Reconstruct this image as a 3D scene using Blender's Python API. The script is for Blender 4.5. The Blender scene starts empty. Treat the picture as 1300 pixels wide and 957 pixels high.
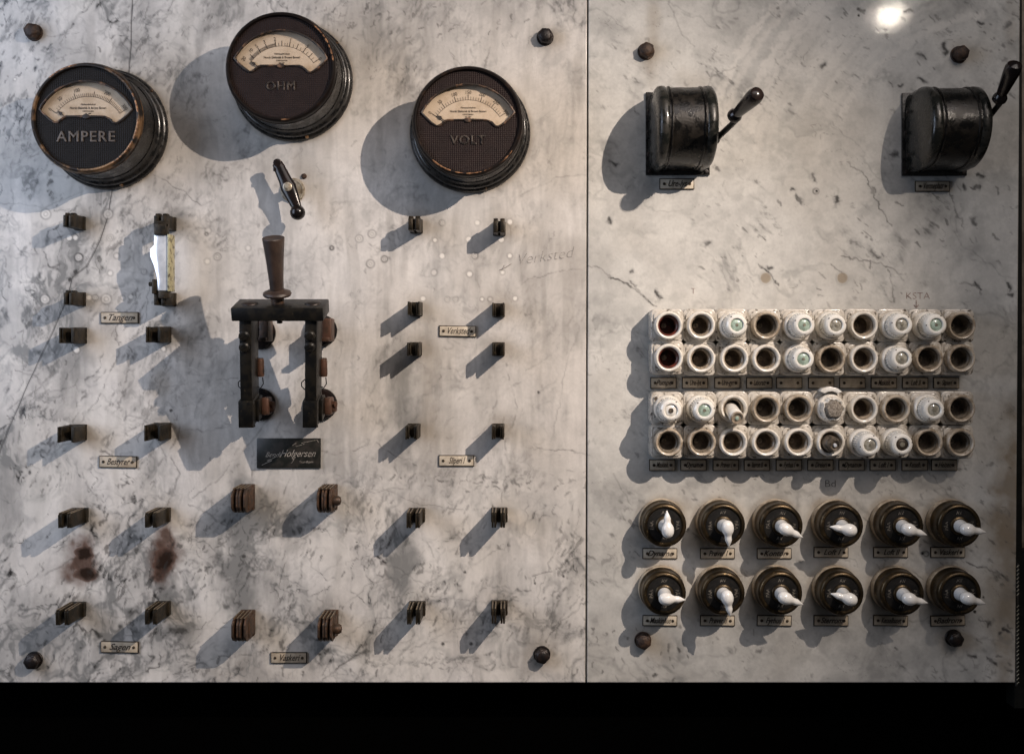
import bpy, bmesh, math, random
import numpy as np
from mathutils import Matrix, Vector

# ------------------------------------------------------------------ units
# The panel is laid out in "units" of 1.2 mm, x to the right, y down, d out of the panel.
S = 0.0012
PX, PY, D = 650.0, 433.0, 1300.0       # foot of the camera axis on the panel, camera distance

def P(x, y, d=0.0):
    return Vector(((x - PX) * S, -d * S, (PY - y) * S))

scene = bpy.context.scene
C = scene.collection

# ------------------------------------------------------------------ camera
cam_d = bpy.data.cameras.new("camera")
cam = bpy.data.objects.new("camera", cam_d)
C.objects.link(cam)
cam.location = P(PX, PY, D)
cam.rotation_euler = (math.radians(90), 0, 0)
cam_d.sensor_width = 36
cam_d.lens = 36 * D / 1300.0
cam_d.shift_y = -(478.5 - 433.0) / 1300.0
cam_d.clip_start = 0.05
cam_d.clip_end = 50
scene.camera = cam
scene.view_settings.view_transform = 'Standard'
scene.view_settings.look = 'None'
scene.view_settings.exposure = 0.0
scene.view_settings.gamma = 1.0

# ------------------------------------------------------------------ light
world = bpy.data.worlds.new("World")
scene.world = world
world.use_nodes = True
bg = world.node_tree.nodes["Background"]
bg.inputs[0].default_value = (0.97, 0.95, 1.0, 1)
bg.inputs[1].default_value = 0.03

def aim(o, target):
    o.rotation_euler = (target - o.location).to_track_quat('-Z', 'Y').to_euler()

sp_d = bpy.data.lights.new("warm_lamp", 'SPOT')
sp = bpy.data.objects.new("warm_lamp", sp_d)
C.objects.link(sp)
sp.location = P(1499, -298, 1000)
aim(sp, P(310, 680, 0))
sp_d.energy = 168
sp_d.color = (1.0, 0.845, 0.72)
sp_d.spot_size = math.radians(61)
sp_d.spot_blend = 1.0
sp_d.shadow_soft_size = 0.008

ar_d = bpy.data.lights.new("window_light", 'AREA')
ar = bpy.data.objects.new("window_light", ar_d)
C.objects.link(ar)
ar.location = P(-560, 120, 640)
aim(ar, P(120, 330, 0))
ar_d.shape = 'RECTANGLE'
ar_d.size = 0.75
ar_d.size_y = 1.2
ar_d.energy = 13.5
ar_d.color = (0.70, 0.80, 1.0)

rm_d = bpy.data.lights.new("ambient_fill", 'AREA')  # added soft fill in place of ambient light, not an actual lamp
rm = bpy.data.objects.new("ambient_fill", rm_d)
C.objects.link(rm)
rm.location = P(1700, -1900, 2600)
aim(rm, P(900, 480, 0))
rm_d.shape = 'RECTANGLE'
rm_d.size = 3.2
rm_d.size_y = 1.9
rm_d.energy = 50
rm_d.color = (1.0, 0.89, 0.85)

# ------------------------------------------------------------------ materials
def nodes_of(m):
    m.use_nodes = True
    nt = m.node_tree
    return nt, nt.nodes["Principled BSDF"]

def _col(c):
    return (c[0], c[1], c[2], 1)

MATS = {}
def mat(name, c1, c2=None, rough=0.5, metal=0.0, scale=60, lo=0.42, hi=0.6, bump=0.0, bscale=300,
        rough2=None, coat=0.0, detail=6, c3=None, lo3=0.6, hi3=0.68, scale3=150, spec=0.5):
    m = bpy.data.materials.new(name)
    nt, b = nodes_of(m)
    N, L = nt.nodes.new, nt.links.new
    b.inputs["Metallic"].default_value = metal
    b.inputs["Roughness"].default_value = rough
    b.inputs["Coat Weight"].default_value = coat
    b.inputs["Specular IOR Level"].default_value = spec
    b.inputs["Coat Roughness"].default_value = 0.15
    b.inputs["Base Color"].default_value = _col(c1)
    tc = N("ShaderNodeTexCoord"); oi = N("ShaderNodeObjectInfo")
    add = N("ShaderNodeVectorMath"); add.operation = 'ADD'
    cmb = N("ShaderNodeCombineXYZ")
    mul = N("ShaderNodeMath"); mul.operation = 'MULTIPLY'; mul.inputs[1].default_value = 7.0
    L(oi.outputs["Random"], mul.inputs[0])
    for i in range(3): L(mul.outputs[0], cmb.inputs[i])
    L(tc.outputs["Object"], add.inputs[0]); L(cmb.outputs[0], add.inputs[1])
    def noise(sc, det=6):
        n = N("ShaderNodeTexNoise"); n.inputs["Scale"].default_value = sc
        n.inputs["Detail"].default_value = det; n.inputs["Roughness"].default_value = 0.62
        L(add.outputs[0], n.inputs["Vector"]); return n
    def ramp(n, a, c):
        r = N("ShaderNodeMapRange"); r.inputs["From Min"].default_value = a; r.inputs["From Max"].default_value = c
        r.interpolation_type = 'SMOOTHSTEP'
        L(n.outputs["Fac"], r.inputs["Value"]); return r
    last = None
    if c2 is not None:
        r = ramp(noise(scale, detail), lo, hi)
        mx = N("ShaderNodeMix"); mx.data_type = 'RGBA'
        mx.inputs[6].default_value = _col(c1); mx.inputs[7].default_value = _col(c2)
        L(r.outputs[0], mx.inputs[0]); last = mx.outputs[2]
        if rough2 is not None:
            rr = N("ShaderNodeMapRange"); rr.inputs["To Min"].default_value = rough; rr.inputs["To Max"].default_value = rough2
            L(r.outputs[0], rr.inputs["Value"]); L(rr.outputs[0], b.inputs["Roughness"])
        if c3 is not None:
            r3 = ramp(noise(scale3, 4), lo3, hi3)
            mx3 = N("ShaderNodeMix"); mx3.data_type = 'RGBA'
            L(last, mx3.inputs[6]); mx3.inputs[7].default_value = _col(c3)
            L(r3.outputs[0], mx3.inputs[0]); last = mx3.outputs[2]
        L(last, b.inputs["Base Color"])
    if bump:
        nb = noise(bscale, 3)
        bp = N("ShaderNodeBump"); bp.inputs["Strength"].default_value = bump; bp.inputs["Distance"].default_value = 0.001
        L(nb.outputs["Fac"], bp.inputs["Height"]); L(bp.outputs[0], b.inputs["Normal"])
    MATS[name] = m
    return m

black_paint = mat("black enamel", (0.006, 0.006, 0.006), (0.014, 0.012, 0.010), rough=0.22, rough2=0.42, scale=90,
                  c3=(0.10, 0.075, 0.05), lo3=0.72, hi3=0.8, scale3=220, bump=0.1, bscale=260)
drum_paint = mat("worn black drum paint", (0.004, 0.004, 0.004), (0.010, 0.008, 0.006), rough=0.2, rough2=0.42, scale=50, spec=.4,
                 c3=(0.10, 0.085, 0.065), lo3=0.66, hi3=0.76, scale3=320, bump=0.45, bscale=330)
cap_paint = mat("black drum end paint", (0.009, 0.010, 0.009), (0.02, 0.019, 0.016), rough=0.2, rough2=0.4, scale=70,
                c3=(0.1, 0.08, 0.06), lo3=0.68, hi3=0.75, scale3=200, bump=0.3, bscale=200)
bezel_met = mat("worn bronzed bezel", (0.022, 0.017, 0.014), (0.26, 0.15, 0.075), rough=0.36, metal=0.5, scale=30, lo=0.46, hi=0.64,
                c3=(0.36, 0.21, 0.11), lo3=0.62, hi3=0.76, scale3=130, bump=0.3)
bezel_dark = mat("dark bronzed bezel", (0.012, 0.009, 0.008), (0.04, 0.024, 0.017), rough=0.36, metal=0.4, scale=45, lo=0.52, hi=0.7, spec=.3,
                 c3=(0.22, 0.12, 0.06), lo3=0.71, hi3=0.79, scale3=90, bump=0.3)
win_rim = mat("chipped window rim", (0.02, 0.014, 0.011), (0.17, 0.095, 0.055), rough=0.5, metal=0.2, scale=90, lo=0.50, hi=0.68, bump=0.4)
letter_met = mat("raised worn lettering", (0.105, 0.084, 0.068), (0.025, 0.021, 0.018), rough=0.4, metal=0.2, scale=240, lo=0.45, hi=0.7)
letter_dark = mat("raised dark lettering", (0.09, 0.072, 0.06), (0.02, 0.017, 0.015), rough=0.35, metal=0.3, scale=240, lo=0.4, hi=0.62)
dial_paper = mat("aged dial card", (0.62, 0.50, 0.37), (0.48, 0.365, 0.25), rough=0.75, scale=45, lo=0.4, hi=0.75)
ink = mat("black ink", (0.03, 0.022, 0.018), (0.06, 0.045, 0.03), rough=0.6, scale=200)
faint_ink = mat("faded ink", (0.20, 0.15, 0.10), (0.3, 0.23, 0.16), rough=0.7, scale=200)
dark_brass = mat("tarnished contact brass", (0.014, 0.012, 0.008), (0.034, 0.025, 0.015), rough=0.45, metal=0.4, spec=.35, scale=110,
                 c3=(0.14, 0.10, 0.055), lo3=0.63, hi3=0.74, scale3=260, bump=0.35)
rusty_brass = mat("rust brown contact", (0.035, 0.022, 0.014), (0.075, 0.038, 0.02), rough=0.55, metal=0.2, scale=120,
                  c3=(0.15, 0.085, 0.045), lo3=0.6, hi3=0.7, scale3=240, bump=0.5)
copper = mat("dull copper", (0.09, 0.043, 0.027), (0.06, 0.032, 0.02), rough=0.5, metal=0.35, scale=110, bump=0.3)
iron = mat("blackened iron", (0.005, 0.005, 0.005), (0.014, 0.012, 0.009), rough=0.42, metal=0.1, spec=.3, scale=70,
           c3=(0.09, 0.065, 0.04), lo3=0.66, hi3=0.75, scale3=180, bump=0.35)
bolt_rust = mat("rusty bolt head", (0.024, 0.014, 0.010), (0.06, 0.032, 0.018), rough=0.6, metal=0.2, scale=110,
                c3=(0.02, 0.013, 0.01), lo3=0.55, hi3=0.66, scale3=90, bump=0.8, bscale=350)
bolt_dark = mat("blackened bolt head", (0.009, 0.007, 0.007), (0.022, 0.014, 0.011), rough=0.42, metal=0.3, scale=110, bump=0.6, bscale=350)
wood = mat("dark turned wood", (0.042, 0.026, 0.019), (0.022, 0.013, 0.010), rough=0.5, scale=60, lo=0.35, hi=0.7,
           c3=(0.11, 0.07, 0.045), lo3=0.64, hi3=0.76, scale3=240, bump=0.35)
wood_top = mat("worn wood end", (0.17, 0.085, 0.05), (0.08, 0.04, 0.025), rough=0.5, scale=160)
bakelite = mat("black bakelite", (0.006, 0.005, 0.005), (0.014, 0.009, 0.008), rough=0.22, scale=60, spec=.4)
plate_face = mat("engraved plate face", (0.50, 0.43, 0.33), (0.34, 0.28, 0.21), rough=0.42, metal=0.0, scale=80, lo=0.35, hi=0.7)
plate_pale = mat("pale engraved plate face", (0.62, 0.55, 0.44), (0.42, 0.36, 0.28), rough=0.42, metal=0.0, scale=80, lo=0.35, hi=0.7)
plate_edge = mat("blackened plate edge", (0.03, 0.024, 0.018), (0.075, 0.055, 0.035), rough=0.5, metal=0.4, scale=150)
porcelain = mat("aged porcelain", (0.54, 0.51, 0.46), (0.30, 0.265, 0.215), rough=0.2, rough2=0.45, scale=95, lo=0.42, hi=0.72,
                c3=(0.07, 0.055, 0.04), lo3=0.56, hi3=0.68, scale3=110, coat=0.3, spec=0.6)
porcelain_ring = mat("glazed porcelain ring", (0.72, 0.69, 0.63), (0.48, 0.43, 0.36), rough=0.16, rough2=0.35, scale=80, lo=0.45, hi=0.75,
                     c3=(0.20, 0.14, 0.09), lo3=0.68, hi3=0.78, scale3=160, coat=0.4)
porcelain_dirty = mat("brown stained porcelain ring", (0.46, 0.40, 0.32), (0.27, 0.215, 0.155), rough=0.25, rough2=0.5, scale=90,
                      c3=(0.09, 0.06, 0.04), lo3=0.6, hi3=0.72, scale3=150, coat=0.2)
porcelain_white = mat("white porcelain", (0.74, 0.73, 0.69), (0.55, 0.51, 0.45), rough=0.14, scale=90, lo=0.5, hi=0.8,
                      c3=(0.25, 0.19, 0.14), lo3=0.70, hi3=0.8, scale3=260, coat=0.5)
porcelain_knob = mat("white porcelain knob", (0.80, 0.80, 0.78), (0.68, 0.65, 0.60), rough=0.10, scale=120, lo=0.5, hi=0.8, coat=0.5,
                     c3=(0.35, 0.25, 0.20), lo3=0.67, hi3=0.76, scale3=200)
gap_dirt = mat("grimy socket floor", (0.27, 0.22, 0.165), (0.14, 0.11, 0.085), rough=0.5, scale=100)
thread = mat("threaded brass shell", (0.36, 0.30, 0.23), (0.20, 0.16, 0.12), rough=0.35, metal=0.2, scale=150, bump=0.2)
thread_dark = mat("dark threaded shell", (0.17, 0.14, 0.105), (0.09, 0.075, 0.055), rough=0.45, metal=0.2, scale=150)
red_base = mat("red fibre socket lining", (0.13, 0.028, 0.018), (0.055, 0.015, 0.011), rough=0.35, scale=120)
contact_met = mat("socket contact", (0.45, 0.37, 0.28), (0.22, 0.18, 0.13), rough=0.4, metal=0.3, scale=150)
glass_green = mat("greenish sight glass", (0.36, 0.47, 0.40), (0.24, 0.31, 0.26), rough=0.07, scale=140, coat=1.0)
glass_grey = mat("grey sight glass", (0.36, 0.35, 0.30), (0.20, 0.19, 0.16), rough=0.1, scale=140, coat=1.0)
indicator = mat("indicator disc", (0.16, 0.15, 0.12), (0.30, 0.28, 0.22), rough=0.4, metal=0.5, scale=200)
cart_dark = mat("dark fuse cartridge", (0.13, 0.105, 0.08), (0.06, 0.05, 0.04), rough=0.4, metal=0.3, scale=120, bump=0.3)
brass = mat("tarnished switch brass", (0.075, 0.052, 0.027), (0.035, 0.026, 0.015), rough=0.36, metal=0.75, scale=70,
            c3=(0.24, 0.17, 0.085), lo3=0.6, hi3=0.72, scale3=180, bump=0.15)
brass_base = mat("grey brown switch base", (0.50, 0.42, 0.31), (0.26, 0.20, 0.14), rough=0.38, metal=0.0, scale=70, lo=0.4, hi=0.65, bump=0.1)
dial_black = mat("black dial disc", (0.006, 0.006, 0.006), (0.012, 0.011, 0.01), rough=0.5, scale=140, spec=.3)
grey_ink = mat("worn cream lettering", (0.20, 0.18, 0.15), (0.06, 0.055, 0.05), rough=0.5, scale=300)
silver = mat("polished tinned link", (0.80, 0.84, 0.90), (0.62, 0.66, 0.72), rough=0.16, metal=0.35, scale=60, lo=0.4, hi=0.7)
yellow_edge = mat("yellowed link edge", (0.42, 0.38, 0.22), (0.10, 0.08, 0.045), rough=0.4, metal=0.2, scale=170, lo=0.5, hi=0.62)
washer_met = mat("tinned washer", (0.50, 0.45, 0.36), (0.26, 0.21, 0.15), rough=0.35, metal=0.55, scale=160)
name_black = mat("black engraved plate", (0.012, 0.013, 0.011), (0.028, 0.025, 0.022), rough=0.33, scale=60,
                 c3=(0.07, 0.06, 0.05), lo3=0.66, hi3=0.76, scale3=130)
engrave = mat("scratched engraving", (0.34, 0.31, 0.27), (0.16, 0.14, 0.12), rough=0.5, metal=0.0, scale=300)
void_mat = mat("near-black backdrop", (0.0008, 0.0008, 0.0008), rough=1.0, spec=0.0)  # darkness put into the base colour of the made-up backdrop
frame_black = mat("black steel edge", (0.004, 0.005, 0.004), (0.008, 0.008, 0.007), rough=0.6, scale=60, spec=0.2)
trim_tan = mat("tan painted wood", (0.20, 0.165, 0.125), (0.12, 0.095, 0.07), rough=0.6, scale=30)
cord_dark = mat("dark cord", (0.01, 0.01, 0.009), (0.02, 0.018, 0.015), rough=0.7, scale=100)
cord_pale = mat("pale cord strand", (0.35, 0.33, 0.26), (0.2, 0.19, 0.15), rough=0.6, scale=100)
pencil = mat("pencil marks", (0.17, 0.16, 0.155), (0.33, 0.31, 0.29), rough=0.6, scale=350, lo=0.4, hi=0.6)
pen_dark = mat("dark pen marks", (0.05, 0.045, 0.045), (0.10, 0.09, 0.09), rough=0.6, scale=350)
rust_pencil = mat("purple brown crayon", (0.16, 0.09, 0.085), (0.30, 0.23, 0.20), rough=0.6, scale=350, lo=0.4, hi=0.6)

# meter face: dark pressed sheet with a fine cross ribbing
def ribbed(name, c1, c2):
    m = bpy.data.materials.new(name)
    nt, b = nodes_of(m)
    N, L = nt.nodes.new, nt.links.new
    tc = N("ShaderNodeTexCoord"); sep = N("ShaderNodeSeparateXYZ"); L(tc.outputs["Object"], sep.inputs[0])
    outs = []
    for ax, pitch in ((0, 2.3), (2, 2.3)):
        mu = N("ShaderNodeMath"); mu.operation = 'MULTIPLY'; mu.inputs[1].default_value = 2 * math.pi / (pitch * S)
        L(sep.outputs[ax], mu.inputs[0])
        sn = N("ShaderNodeMath"); sn.operation = 'SINE'; L(mu.outputs[0], sn.inputs[0]); outs.append(sn)
    ad = N("ShaderNodeMath"); ad.operation = 'ADD'
    L(outs[0].outputs[0], ad.inputs[0]); L(outs[1].outputs[0], ad.inputs[1])
    bp = N("ShaderNodeBump"); bp.inputs["Strength"].default_value = 0.35; bp.inputs["Distance"].default_value = 0.0009
    L(ad.outputs[0], bp.inputs["Height"]); L(bp.outputs[0], b.inputs["Normal"])
    n = N("ShaderNodeTexNoise"); n.inputs["Scale"].default_value = 60; n.inputs["Detail"].default_value = 5
    L(tc.outputs["Object"], n.inputs["Vector"])
    mx = N("ShaderNodeMix"); mx.data_type = 'RGBA'; mx.inputs[6].default_value = _col(c1); mx.inputs[7].default_value = _col(c2)
    L(n.outputs["Fac"], mx.inputs[0]); L(mx.outputs[2], b.inputs["Base Color"])
    b.inputs["Roughness"].default_value = 0.5
    b.inputs["Specular IOR Level"].default_value = 0.14
    return m
face_black = ribbed("ribbed black face", (0.004, 0.0035, 0.0035), (0.013, 0.011, 0.010))
face_brown = ribbed("ribbed brown black face", (0.008, 0.005, 0.005), (0.024, 0.014, 0.012))

pane = bpy.data.materials.new("meter glass")
_nt, _b = nodes_of(pane)
_nt.nodes.remove(_b)
_o = _nt.nodes["Material Output"]
_tr = _nt.nodes.new("ShaderNodeBsdfTransparent"); _gl = _nt.nodes.new("ShaderNodeBsdfGlossy")
_gl.inputs["Roughness"].default_value = 0.05
_mx = _nt.nodes.new("ShaderNodeMixShader"); _mx.inputs[0].default_value = 0.07
_nt.links.new(_tr.outputs[0], _mx.inputs[1]); _nt.links.new(_gl.outputs[0], _mx.inputs[2]); _nt.links.new(_mx.outputs[0], _o.inputs[0])

worn_copper = mat("bared copper edge", (0.42, 0.22, 0.11), (0.16, 0.08, 0.045), rough=0.35, metal=0.6, scale=220, lo=.42, hi=.6, bump=.4)
edge_lit_tone = mat("lit brass edge tone", (0.20, 0.155, 0.10), (0.07, 0.052, 0.034), rough=0.45, metal=0.3, scale=300)  # lighter brass tone, painting the light caught by the leaf tops
# ------------------------------------------------------------------ mesh helpers
def rot(axis, deg):
    return Matrix.Rotation(math.radians(deg), 4, axis)
def tr(u, v, w):
    return Matrix.Translation((u, v, w))

class MB:
    """collects shapes in local units (u right, v up, w out of the panel)"""
    def __init__(self): self.bm = bmesh.new()
    def _add(self, tmp, M):
        if M is not None: tmp.transform(M)
        me = bpy.data.meshes.new("tmp"); tmp.to_mesh(me); tmp.free()
        self.bm.from_mesh(me); bpy.data.meshes.remove(me)
        return self
    def box(self, c, s, bevel=0.0, M=None, seg=2):
        t = bmesh.new()
        bmesh.ops.create_cube(t, size=1)
        bmesh.ops.scale(t, vec=Vector(s), verts=t.verts)
        if bevel > 0:
            bmesh.ops.bevel(t, geom=t.edges[:], offset=bevel, segments=seg, profile=0.5, affect='EDGES')
        bmesh.ops.translate(t, vec=Vector(c), verts=t.verts)
        return self._add(t, M)
    def lathe(self, prof, segs=48, M=None, rmod=None, sq=(1, 1)):
        t = bmesh.new(); rings = []
        for i, (r, w) in enumerate(prof):
            if r <= 1e-6:
                rings.append([t.verts.new((0, 0, w))])
            else:
                ring = []
                for k in range(segs):
                    a = 2 * math.pi * k / segs
                    rr = r * (rmod(i, a) if rmod else 1)
                    ring.append(t.verts.new((rr * math.cos(a) * sq[0], rr * math.sin(a) * sq[1], w)))
                rings.append(ring)
        for a, b in zip(rings, rings[1:]):
            for k in range(segs):
                k2 = (k + 1) % segs
                if len(a) == 1 and len(b) == 1: continue
                if len(a) == 1: t.faces.new((a[0], b[k], b[k2]))
                elif len(b) == 1: t.faces.new((a[k], a[k2], b[0]))
                else: t.faces.new((a[k], a[k2], b[k2], b[k]))
        bmesh.ops.recalc_face_normals(t, faces=t.faces)
        return self._add(t, M)
    def tube(self, pts, rad, segs=12, M=None, flat=1.0, closed=False):
        pts = [Vector(p) for p in pts]
        n = len(pts)
        if not hasattr(rad, '__len__'): rad = [rad] * n
        t = bmesh.new(); rings = []; prev = None
        for i, p in enumerate(pts):
            if closed: d = pts[(i + 1) % n] - pts[i - 1]
            elif i == 0: d = pts[1] - pts[0]
            elif i == n - 1: d = pts[-1] - pts[-2]
            else: d = pts[i + 1] - pts[i - 1]
            d.normalize()
            if prev is None:
                ref = Vector((0, 0, 1)) if abs(d.z) < 0.9 else Vector((1, 0, 0))
                a = d.cross(ref).normalized()
            else:
                a = (prev - d * prev.dot(d)).normalized()
            prev = a; b = d.cross(a)
            rings.append([t.verts.new(p + (a * math.cos(q) * rad[i] + b * math.sin(q) * rad[i] * flat))
                          for q in (2 * math.pi * k / segs for k in range(segs))])
        pairs = list(zip(rings, rings[1:])) + ([(rings[-1], rings[0])] if closed else [])
        for a, b in pairs:
            for k in range(segs):
                k2 = (k + 1) % segs
                t.faces.new((a[k], a[k2], b[k2], b[k]))
        if not closed:
            t.faces.new(rings[0][::-1]); t.faces.new(rings[-1])
        bmesh.ops.recalc_face_normals(t, faces=t.faces)
        return self._add(t, M)
    def prism(self, loop, w0, w1, M=None, bevel=0.0):
        t = bmesh.new()
        a = [t.verts.new((p[0], p[1], w0)) for p in loop]
        b = [t.verts.new((p[0], p[1], w1)) for p in loop]
        n = len(loop)
        t.faces.new(a[::-1]); t.faces.new(b)
        for k in range(n):
            t.faces.new((a[k], a[(k + 1) % n], b[(k + 1) % n], b[k]))
        bmesh.ops.recalc_face_normals(t, faces=t.faces)
        if bevel > 0:
            bmesh.ops.bevel(t, geom=t.edges[:], offset=bevel, segments=2, profile=0.5, affect='EDGES')
        return self._add(t, M)
    def holed(self, loops, depth, w, M=None, bevel=0.0):
        cu = bpy.data.curves.new("tmpc", 'CURVE'); cu.dimensions = '2D'; cu.fill_mode = 'BOTH'
        cu.extrude = depth / 2; cu.bevel_depth = bevel
        for lp in loops:
            s = cu.splines.new('POLY'); s.points.add(len(lp) - 1); s.use_cyclic_u = True
            for p, q in zip(s.points, lp): p.co = (q[0], q[1], 0, 1)
        return self._from_curve(cu, tr(0, 0, w) if M is None else M @ tr(0, 0, w))
    def _from_curve(self, cu, M):
        ob = bpy.data.objects.new("tmpo", cu)
        me = bpy.data.meshes.new_from_object(ob)
        t = bmesh.new(); t.from_mesh(me)
        bpy.data.objects.remove(ob); bpy.data.curves.remove(cu); bpy.data.meshes.remove(me)
        bmesh.ops.remove_doubles(t, verts=t.verts, dist=1e-4)
        return self._add(t, M)
    def text(self, body, size, u, v, w, depth=0.4, shear=0.0, bevel=0.0, M=None, xs=1.0, align='CENTER', space=1.0, off=0.0):
        cu = bpy.data.curves.new("tmpt", 'FONT'); cu.body = body; cu.size = size
        cu.align_x = align; cu.align_y = 'CENTER'; cu.shear = shear; cu.extrude = depth / 2
        cu.bevel_depth = bevel; cu.space_character = space; cu.offset = off; cu.resolution_u = 3
        T = tr(u, v, w) @ (M if M is not None else Matrix.Identity(4)) @ Matrix.Diagonal((xs, 1, 1, 1))
        return self._from_curve(cu, T)
    def build(self, name, material, parent=None, angle=35, jitter=0.0, sub=0):
        me = bpy.data.meshes.new(name)
        bm = self.bm
        for v in bm.verts:
            u, vv, w = v.co
            v.co = (u * S, -w * S, vv * S)
        bm.to_mesh(me); bm.free()
        me.materials.append(material)
        if len(me.polygons):
            me.polygons.foreach_set("use_smooth", [True] * len(me.polygons))
            me.set_sharp_from_angle(angle=math.radians(angle))
        o = bpy.data.objects.new(name, me)
        C.objects.link(o)
        if parent is not None: o.parent = parent
        return o

def tag(o, label, cat, group=None):
    o["label"] = label; o["category"] = cat
    if group: o["group"] = group
    return o

def thing(name, label, cat, x, y, d=0, rz=0.0, group=None):
    o = bpy.data.objects.new(name, None)
    o.empty_display_size = 0.01
    C.objects.link(o)
    o.location = P(x, y, d)
    o.rotation_euler = (0, math.radians(-rz), 0)
    return tag(o, label, cat, group)

def dup(root, x, y, label, d=0, rz=None, group=None):
    r = root.copy(); C.objects.link(r); r.location = P(x, y, d)
    if rz is not None: r.rotation_euler = (0, math.radians(-rz), 0)
    r["label"] = label
    if group: r["group"] = group
    for ch in list(root.children):
        c = ch.copy(); C.objects.link(c); c.parent = r
        for g in list(ch.children):
            q = g.copy(); C.objects.link(q); q.parent = c
    return r

def child(root, stem):
    return [c for c in root.children if c.name.split('.')[0] == stem]

# ------------------------------------------------------------------ marble slabs
rng = np.random.default_rng(7)
def vnoise(x, y, seed):
    g = np.random.default_rng(seed).random((257, 257)).astype(np.float32)
    xi = np.floor(x).astype(int); yi = np.floor(y).astype(int)
    fx = x - xi; fy = y - yi
    fx = fx * fx * (3 - 2 * fx); fy = fy * fy * (3 - 2 * fy)
    x0 = xi & 255; x1 = (xi + 1) & 255; y0 = yi & 255; y1 = (yi + 1) & 255
    return (g[y0, x0] * (1 - fx) + g[y0, x1] * fx) * (1 - fy) + (g[y1, x0] * (1 - fx) + g[y1, x1] * fx) * fy
def fbm(x, y, sc, seed, octv=5, gain=0.55):
    s = 0; a = 1; t = 0
    for k in range(octv):
        s = s + a * vnoise(x / sc + 31.7 * k, y / sc + 17.3 * k, seed + k); t += a
        a *= gain; sc *= 0.5
    return s / t
def sstep(x, a, b):
    t = np.clip((x - a) / (b - a), 0, 1); return t * t * (3 - 2 * t)

WARP = [None, None]
def stroke(F, X, Y, pts, width, amt, soft=0.8, breakup=0.0, seed=0, warp=True):
    """darken a polyline into field F (max blend); X, Y are 2-D coordinate grids"""
    pts = [np.array(p, float) for p in pts]
    x0, y0, dx, dy = X[0, 0], Y[0, 0], X[0, 1] - X[0, 0], Y[1, 0] - Y[0, 0]
    pad = width * 2 + 3
    for a, b in zip(pts, pts[1:]):
        i0 = int((min(a[0], b[0]) - pad - x0) / dx); i1 = int((max(a[0], b[0]) + pad - x0) / dx) + 2
        j0 = int((min(a[1], b[1]) - pad - y0) / dy); j1 = int((max(a[1], b[1]) + pad - y0) / dy) + 2
        i0, j0 = max(i0, 0), max(j0, 0); i1, j1 = min(i1, F.shape[1]), min(j1, F.shape[0])
        if i1 <= i0 or j1 <= j0: continue
        x = X[j0:j1, i0:i1]; y = Y[j0:j1, i0:i1]
        d = b - a; L = max(d.dot(d), 1e-6)
        if warp:
            x = x + WARP[0][j0:j1, i0:i1] * (.7 + width * .6); y = y + WARP[1][j0:j1, i0:i1] * (.7 + width * .6)
        t = np.clip(((x - a[0]) * d[0] + (y - a[1]) * d[1]) / L, 0, 1)
        dist = np.hypot(x - a[0] - t * d[0], y - a[1] - t * d[1])
        m = amt * (1 - sstep(dist, width * 0.5 - 0.2, width * 0.5 + soft))
        if breakup:
            nb = fbm(x, y, 9, 900 + seed, 3)
            m = m * (1 - breakup * sstep(nb, 0.42, 0.6))
        F[j0:j1, i0:i1] = np.maximum(F[j0:j1, i0:i1], m)

def wiggle(pts, step=9, amp=2.0):
    out = []
    for a, b in zip(pts, pts[1:]):
        L = math.hypot(b[0] - a[0], b[1] - a[1]); n = max(1, int(L / step))
        for k in range(n):
            t = k / n
            j = 0 if k == 0 else 1
            out.append((a[0] + (b[0] - a[0]) * t + j * rng.normal() * amp * 0.5, a[1] + (b[1] - a[1]) * t + j * rng.normal() * amp * 0.5))
    out.append(pts[-1]); return out

def blob(X, Y, NX, x, y, rx, ry, edge=0.35):
    """0..1 stain of ragged outline"""
    d = np.sqrt(((X - x) / rx) ** 2 + ((Y - y) / ry) ** 2) + (NX - 0.5) * 1.3
    return 1 - sstep(d, 1 - edge * 1.6, 1 + edge)

CLIPS = {  # column x positions with their rows (true panel coordinates)
 'a': [(102.5, 284), (103, 380), (101, 426), (100, 548.5), (102.5, 653), (99.5, 772)],
 'b': [(216, 285), (216, 380.5), (208, 425), (207, 546.5), (208, 652.5), (208, 771)],
 'c': [(529, 288), (528.8, 392.5), (528, 443), (526, 546), (529.5, 653), (530, 771)],
 'd': [(634, 291), (633, 394), (633, 443), (632.5, 546), (634, 652.5), (634, 770)]}
VASK = [(315, 630), (420, 630), (315.5, 789), (421, 789)]
BOLTS = [(44, 42, 'r'), (692, 48, 'd'), (820, 66, 'r'), (1217, 70, 'r'), (44, 837, 'd'), (688, 830, 'd'), (816, 812, 'r'), (1210, 809, 'd')]
METERS = [(138, 165), (372, 104), (597, 169)]
SWX = [838.9, 911.9, 983, 1058, 1133, 1204]; SWY = [660.9, 745.6]

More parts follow.
